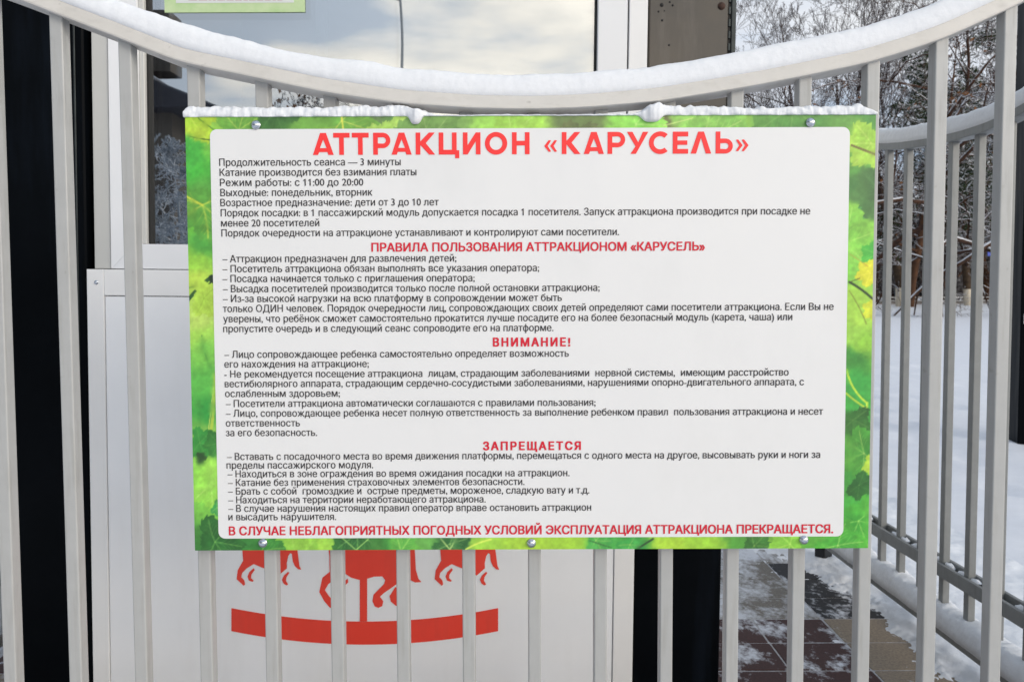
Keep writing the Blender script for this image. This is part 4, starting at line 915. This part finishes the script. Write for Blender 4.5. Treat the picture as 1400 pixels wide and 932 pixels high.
LEAF = mat('dry_oak_leaves', (.22, .095, .03), .8, col2=(.12, .05, .02), vscale=.8)
TREES = {}
def make_tree(kind, seed, **kw):
    leaves = kw.pop('leafy', 0); needles = kw.pop('needles', 0); bmat = kw.pop('bmat', BK); cmat = kw.pop('cmat', BK)
    ch_, tips = grow(seed, **kw)
    tm = np_mesh('trunk', *tubes(ch_[:1]), bmat); cm_ = np_mesh('crown', *tubes(ch_[1:]), cmat)
    tm.polygons.foreach_set('use_smooth', [True] * len(tm.polygons))
    ex = None
    rs = np.random.RandomState(seed + 7)
    cnt = leaves or needles
    if cnt:
        tp = tips.reshape(-1, 3); sel = tp[rs.randint(0, len(tp), cnt)]
        if leaves:
            ctr = tp[rs.randint(0, len(tp), 14)]; d = np.min(np.linalg.norm(sel[:, None] - ctr[None], axis=-1), 1); sel = sel[d < 1.1]
            sz = rs.uniform(.05, .10, len(sel))
        else: sz = rs.uniform(.10, .22, len(sel))
        sel = sel + rs.normal(0, .06 if leaves else .10, sel.shape)
        a = rs.normal(0, 1, sel.shape); a /= np.linalg.norm(a, axis=1, keepdims=True); b = np.cross(a, rs.normal(0, 1, sel.shape)); b /= np.linalg.norm(b, axis=1, keepdims=True)
        if needles: b *= .28
        v = np.stack([sel - a * sz[:, None], sel + b * sz[:, None] * .6, sel + a * sz[:, None], sel - b * sz[:, None] * .6], 1).reshape(-1, 3)
        ex = np_mesh('foliage', v, np.arange(len(v)).reshape(-1, 4), LEAF if leaves else NEED)
    TREES[kind] = (tm, cm_, ex)
FROST = barkmat('frosted_twigs', (.42, .47, .52), (.28, .33, .38), .0)
BR = barkmat('reddish_bark', (.085, .045, .030), (.035, .024, .020), .70, scale=2)
make_tree('tall_a', 11, height=11.5, levels=4, trunk_r=.20, kids=(12, 8, 6, 5), ratio=(.62, .55, .55, .55), start=.15, spread=1.1, up=.36, minr=.0085, wig=.17)
make_tree('tall_b', 12, height=13., levels=4, trunk_r=.18, kids=(11, 8, 6, 4), ratio=(.52, .55, .55, .55), start=.2, spread=.85, up=.5, minr=.0095, wig=.17)
make_tree('oak', 13, height=10.5, levels=4, trunk_r=.24, kids=(11, 7, 6, 5), ratio=(.66, .58, .5, .5), start=.18, spread=1.25, up=.15, minr=.011, wig=.30, bmat=BW, leafy=500)
make_tree('bigoak', 23, height=10., levels=4, trunk_r=.30, kids=(13, 6, 5, 5), ratio=(.72, .6, .5, .5), start=.22, spread=1.6, up=.10, minr=.0095, wig=.34, lean=-.09, tip=.08, w0=.12, bmat=BR, cmat=BR, leafy=500)
make_tree('small', 14, height=5.5, levels=4, trunk_r=.08, kids=(12, 8, 6, 4), ratio=(.6, .55, .5, .5), start=.05, spread=1.1, up=.35, minr=.009, wig=.2, leafy=260)
make_tree('shrub', 15, height=2.6, levels=3, trunk_r=.04, kids=(16, 10, 8), ratio=(.8, .6, .5), start=.02, spread=1.2, up=.4, minr=.008, wig=.2)
make_tree('frosted', 17, height=2.3, levels=4, trunk_r=.05, kids=(16, 10, 8, 7), ratio=(.42, .55, .55, .55), start=.30, spread=1.4, up=.2, minr=.0055, wig=.2, bmat=FROST, cmat=FROST)
make_tree('pine', 16, height=12., levels=3, trunk_r=.20, kids=(26, 9, 6), ratio=(.32, .5, .5), start=.22, spread=1.8, up=.05, droop=.3, minr=.012, bmat=BP_, cmat=BP_, needles=9000)
rt = random.Random(8)
def plant(kind, x, y, s, label, cat='tree', group=None, name=None, rz=None):
    tm, cm_, ex = TREES[kind]
    if name is None: name = {'pine': 'pine_tree', 'shrub': 'bare_shrub'}.get(kind, 'bare_tree')
    r = empty(name, (x, y, ground_h(x, y) + .02), label=label, cat=cat, group=group); r.rotation_euler = (0, 0, rt.uniform(0, 6.28) if rz is None else rz); r.scale = (s, s, s)
    link('trunk', tm, None, r); link('crown', cm_, None, r)
    if ex: link('foliage' if kind == 'pine' else 'dry_leaves', ex, None, r)
def at(px, y): return (px - 697) / FPX * y
G1 = 'snow dusted trees beyond the snowfield'
plant('oak', at(1229, 35), 35, 1.05, 'snow dusted spreading tree whose limewashed foot shows just right of the board', group=G1)
plant('oak', at(1322, 36), 36, .95, 'spreading tree with grey limewashed foot seen between the two thick front bars at right', group=G1)
plant('bigoak', at(1273, 24), 24, 1.05, 'nearest reddish barked tree with crooked snowy boughs above the side fence', group=G1, rz=0)
plant('pine', at(1240, 34), 34, 1.05, 'dark snowy pine standing behind the nearest reddish tree', group=G1)
plant('pine', at(1348, 40), 40, 1.0, 'snowy green pine behind the bare boughs above the side fence', group=G1)
TL = ['small pale bare tree next to the kiosk edge', 'bare tree fanning out just right of the kiosk edge', 'bare tree with fine twigs above the middle of the snowy rail, right of the kiosk', 'tall bare tree whose top is cut by the picture edge right of the kiosk', 'tall bare tree above the right corner bolt of the board', 'very tall bare tree rising above the board corner', 'tall bare tree behind the nearest reddish tree', 'slim bare tree behind the front fence bar right of the board', 'wide bare tree with twisting boughs at the right edge', 'tall bare tree behind the far right bar', 'distant tall bare tree beyond the right picture edge', 'distant tall bare tree behind the green pine', 'faint farthest bare tree beside the kiosk']
for (kind, px, y, s), lb in zip([('tall_a', 1040, 45, 1.22), ('tall_b', 1067, 43, 1.12), ('tall_a', 1097, 37, 1.28), ('tall_b', 1130, 40, 1.26), ('tall_a', 1163, 37, 1.30), ('tall_b', 1192, 40, 1.28), ('tall_a', 1216, 50, 1.2), ('tall_a', 1296, 44, 1.0), ('bigoak', 1378, 25, .95), ('tall_b', 1402, 40, 1.1), ('tall_a', 1430, 45, 1.3), ('tall_a', 1335, 58, 1.25), ('tall_b', 1012, 68, .75)], TL):
    plant(kind, at(px, y), y, s, lb, group='tall bare trees against the sky')
for i, (px, y, s) in enumerate([(1195, 39, 1.1), (1218, 44, 1.2), (1240, 40, 1.0), (1262, 43, 1.25), (1280, 39, .9), (1300, 45, 1.2), (1325, 42, 1.05), (1345, 46, 1.3), (1368, 40, 1.0), (1390, 44, 1.2), (1410, 41, 1.1), (1230, 48, 1.4), (1275, 49, 1.5), (1315, 50, 1.5), (1355, 51, 1.5), (1205, 50, 1.4), (1395, 52, 1.5), (1170, 48, 1.2), (1130, 50, 1.1), (1085, 55, 1.1)]):
    plant('small', at(px, y), y, s, 'low twiggy tree in the thicket at the far side of the snowfield', group='thicket trees')
for i in range(26):
    px = 1195 + i * 9; y = 41 + (i * 7 % 5) * 2.2
    plant('shrub', at(px, y), y, 1.1 + .3 * (i % 3), 'knee to head high bare shrub at the foot of the thicket', 'shrub', 'thicket shrubs')

# far wood closing the view
rs = np.random.RandomState(5); Vv, Ff = [], []
for i in range(2600):
    x = rs.uniform(12, 75); y = rs.uniform(66, 84); h = rs.uniform(3.0, 8.0); b = Vector((x, y, .7)); w_ = rs.uniform(.04, .10); lx = rs.normal(0, .9)
    o_ = len(Vv); Vv += [(x - w_, y, .6), (x + w_, y, .6), (x, y + w_, .6), (x + lx, y, .6 + h)]; Ff += [(o_, o_ + 1, o_ + 3), (o_ + 1, o_ + 2, o_ + 3), (o_ + 2, o_, o_ + 3)]
mb = MB(); mb.v = Vv; mb.f = Ff; tag(mb.build('far_wood', BK), label='grey brown far wood behind the trees', kind='stuff')

# low kerb and barrier at the far edge, two parked cars, blue sign
M['railpale'] = mat('pale_rail', (.42, .43, .44), .6, vary=.2, vscale=3)
M['kerb'] = mat('grey_kerb', (.20, .19, .19), .9, vary=.3, vscale=2)
bar_ = empty('road_barrier', (24, 39.2, ground_h(0, 39)), label='low pale railing running along the far edge of the snowfield', cat='railing')
gz = 0
for z0 in (.18, .36): MB().box(-14, 22, -.02, .02, z0, z0 + .05).build('rail', M['railpale'], bar_)
MB().box(-14, 22, .1, .35, -.1, .16).build('kerb', M['kerb'], bar_)
for i in range(19): MB().box(-14 + 2 * i - .03, -14 + 2 * i + .03, .021, .06, -.1, .42).build('post', M['railpale'], bar_)
def car(x, y, col, label, rz):
    r = empty('parked_car', (x, y, ground_h(x, y)), label=label, cat='car', group='cars parked beyond the snowfield'); r.rotation_euler = (0, 0, rz)
    cmt = mat('car_paint_' + label.split()[0], col, .3, coat=.6, vary=.1)
    prof = [(-2.15, .35), (-2.18, .70), (-2.05, .92), (-1.1, 1.0), (1.35, 1.0), (2.0, .95), (2.15, .75), (2.15, .35)]
    MB().sweep([[(x_, yy, z_) for x_, z_ in (prof if abs(yy) < .8 else [(a * .98, .38 + (b - .38) * .95) for a, b in prof])] for yy in (-.86, -.78, .78, .86)]).build('body', cmt, r)
    cab = [(-1.35, 1.0), (-.75, 1.42), (.75, 1.45), (1.55, 1.0)]
    MB().sweep([[(x_ * (1 if z_ < 1.1 else .96), yy * (1 if z_ < 1.1 else .86), z_) for x_, z_ in cab] for yy in (-.76, .76)]).build('cabin', M['rubber'], r)
    MB().box(-.70, .70, -.60, .60, 1.452, 1.50).build('roof_snow', M['snow'], r)
    for wx in (-1.35, 1.3):
        for wy in (-.86, .68):
            w_ = MB().cyl((wx, wy, .32), (wx, wy + .18, .32), .32, n=18).build('wheel', M['rubber'], r)
            MB().cyl((wx, wy - .004, .32), (wx, wy + .184, .32), .18, n=12).build('rim', M['chrome'], w_)
    for sy in (-.6, .6): MB().box(2.12, 2.165, sy - .16, sy + .16, .66, .80).build('headlight', M['pvc'], r)
car(at(1262, 52), 52, (.02, .07, .10), 'teal blue parked car glimpsed between the bars of the side fence', .05)
car(at(1322, 50), 50, (.012, .014, .03), 'navy black parked car glimpsed right of the teal one', -.04)
sg = empty('road_sign', (at(1351, 31), 31, ground_h(0, 31)), label='small blue square road sign among the branches', cat='sign')
M['signblue'] = mat('blue_sign', (.02, .06, .42), .4, vary=.1)
MB().cyl((0, .03, 0), (0, .03, 2.75), .03, n=8).build('pole', M['railpale'], sg); MB().box(-.18, .14, -.01, .01, 2.30, 2.68).build('plate', M['signblue'], sg)

# far right: black pillar standing in the snow
bp2 = empty('black_pillar', (3.53, 4.92, .02), label='broad black pillar standing in the snow at the right picture edge', cat='pillar'); bp2.rotation_euler = (0, 0, R(-20))
pf = rrect(0, .46, 0, .25, .006, 2)
MB().prism([(x, y, -.05) for x, y in pf], [(x, y, 3.4) for x, y in pf]).build('shaft', M['black'], bp2)
MB().box(.018, .14, -.004, -.001, .82, .89).build('sticker', M['pvc'], bp2)
MB().prism([(x, y, 3.402) for x, y in rrect(-.02, .48, -.02, .27, .006, 2)], [(x, y, 3.43) for x, y in rrect(-.02, .48, -.02, .27, .006, 2)]).build('cap', M['blackpost'], bp2)

# ------------------------------------------------------------------ behind the photographer: what the window mirrors
MY = 2 * (KY + .04)
def mir(px, vz): return (px - 700) / FPX * vz, MY - vz
def mh(py, vz): return EYE + (404 - py) / FPX * vz
M['lamppaint'] = mat('grey_lamp_paint', (.30, .31, .32), .5, vary=.1)
x, y = mir(551.5, 15)
lp = empty('street_lamp', (x, y, 0), label='tall slim street lamp mirrored in the kiosk window', cat='lamp')
MB().cyl((0, 0, 0), (0, 0, mh(6, 15)), .055, .028, 10).build('pole', M['lamppaint'], lp)
hz_ = mh(6, 15)
MB().cyl((0, 0, hz_), (-.35, 0, hz_ + .12), .03, .03, 8).build('arm', M['darksteel'], lp)
MB().sweep([[(-.75 + a, b_, hz_ + .08 + c_) for b_, c_ in rrect(-s_, s_, 0, .09 * s_ / .14, .01, 2)] for a, s_ in ((0, .05), (.1, .14), (.35, .14), (.45, .05))]).build('lamp_head', M['darksteel'], lp)
M['housewall'] = mat('brown_house_wall', (.10, .085, .07), .8, vary=.3, vscale=.5, bump=.3, bscale=5)
M['roofdark'] = mat('dark_roof', (.035, .035, .045), .7, vary=.3, vscale=1)
vz = 16.
hx0, hy = mir(60, vz); hx1, _ = mir(240, vz); hxm, _ = mir(320, vz)
ho = empty('house', (0, 0, 0), label='dark roofed brown house mirrored in the left of the kiosk window', cat='house')
zt_, ze = mh(62, vz), mh(150, vz)
MB().box(hx0 - 6, hx1, hy - 6, hy, -.2, ze).build('wall', M['housewall'], ho)
MB().sweep([[(hx0 - 6.5, yy, ze), (hxm, yy, ze - .1), (hx1 - .3, yy, zt_ - .9), (hx1 - 1.6, yy, zt_), (hx0 - 6.5, yy, zt_)] for yy in (hy - 6.4, hy + .5)]).build('roof', M['roofdark'], ho)
cx_, _ = mir(212, vz)
MB().box(cx_ - .3, cx_ + .25, hy - 1, hy - .4, zt_ - .5, zt_ + .9).build('chimney', M['housewall'], ho)
wn = MB().box(hx1 - 1.4, hx1 - .6, hy, hy + .04, 1.6, 3.1).build('window', M['pvc'], ho)
MB().box(hx1 - 1.33, hx1 - .67, hy + .041, hy + .05, 1.67, 3.03).build('pane', M['glass'], wn)
for px, vzz, kind, s in ((515, 36, 'tall_a', .88), (535, 38, 'tall_b', .84), (492, 42, 'small', 1.9), (400, 40, 'small', 2.0), (960, 40, 'tall_a', .8), (1120, 44, 'tall_b', .9)):
    x, y = mir(px, vzz); plant(kind, x, y, s, 'bare tree standing across the square, mirrored in the window', group='trees mirrored in the window')
x, y = mir(255, 8); plant('frosted', x, y, 1.16, 'small round frosted tree mirrored in the left pane beside the board')
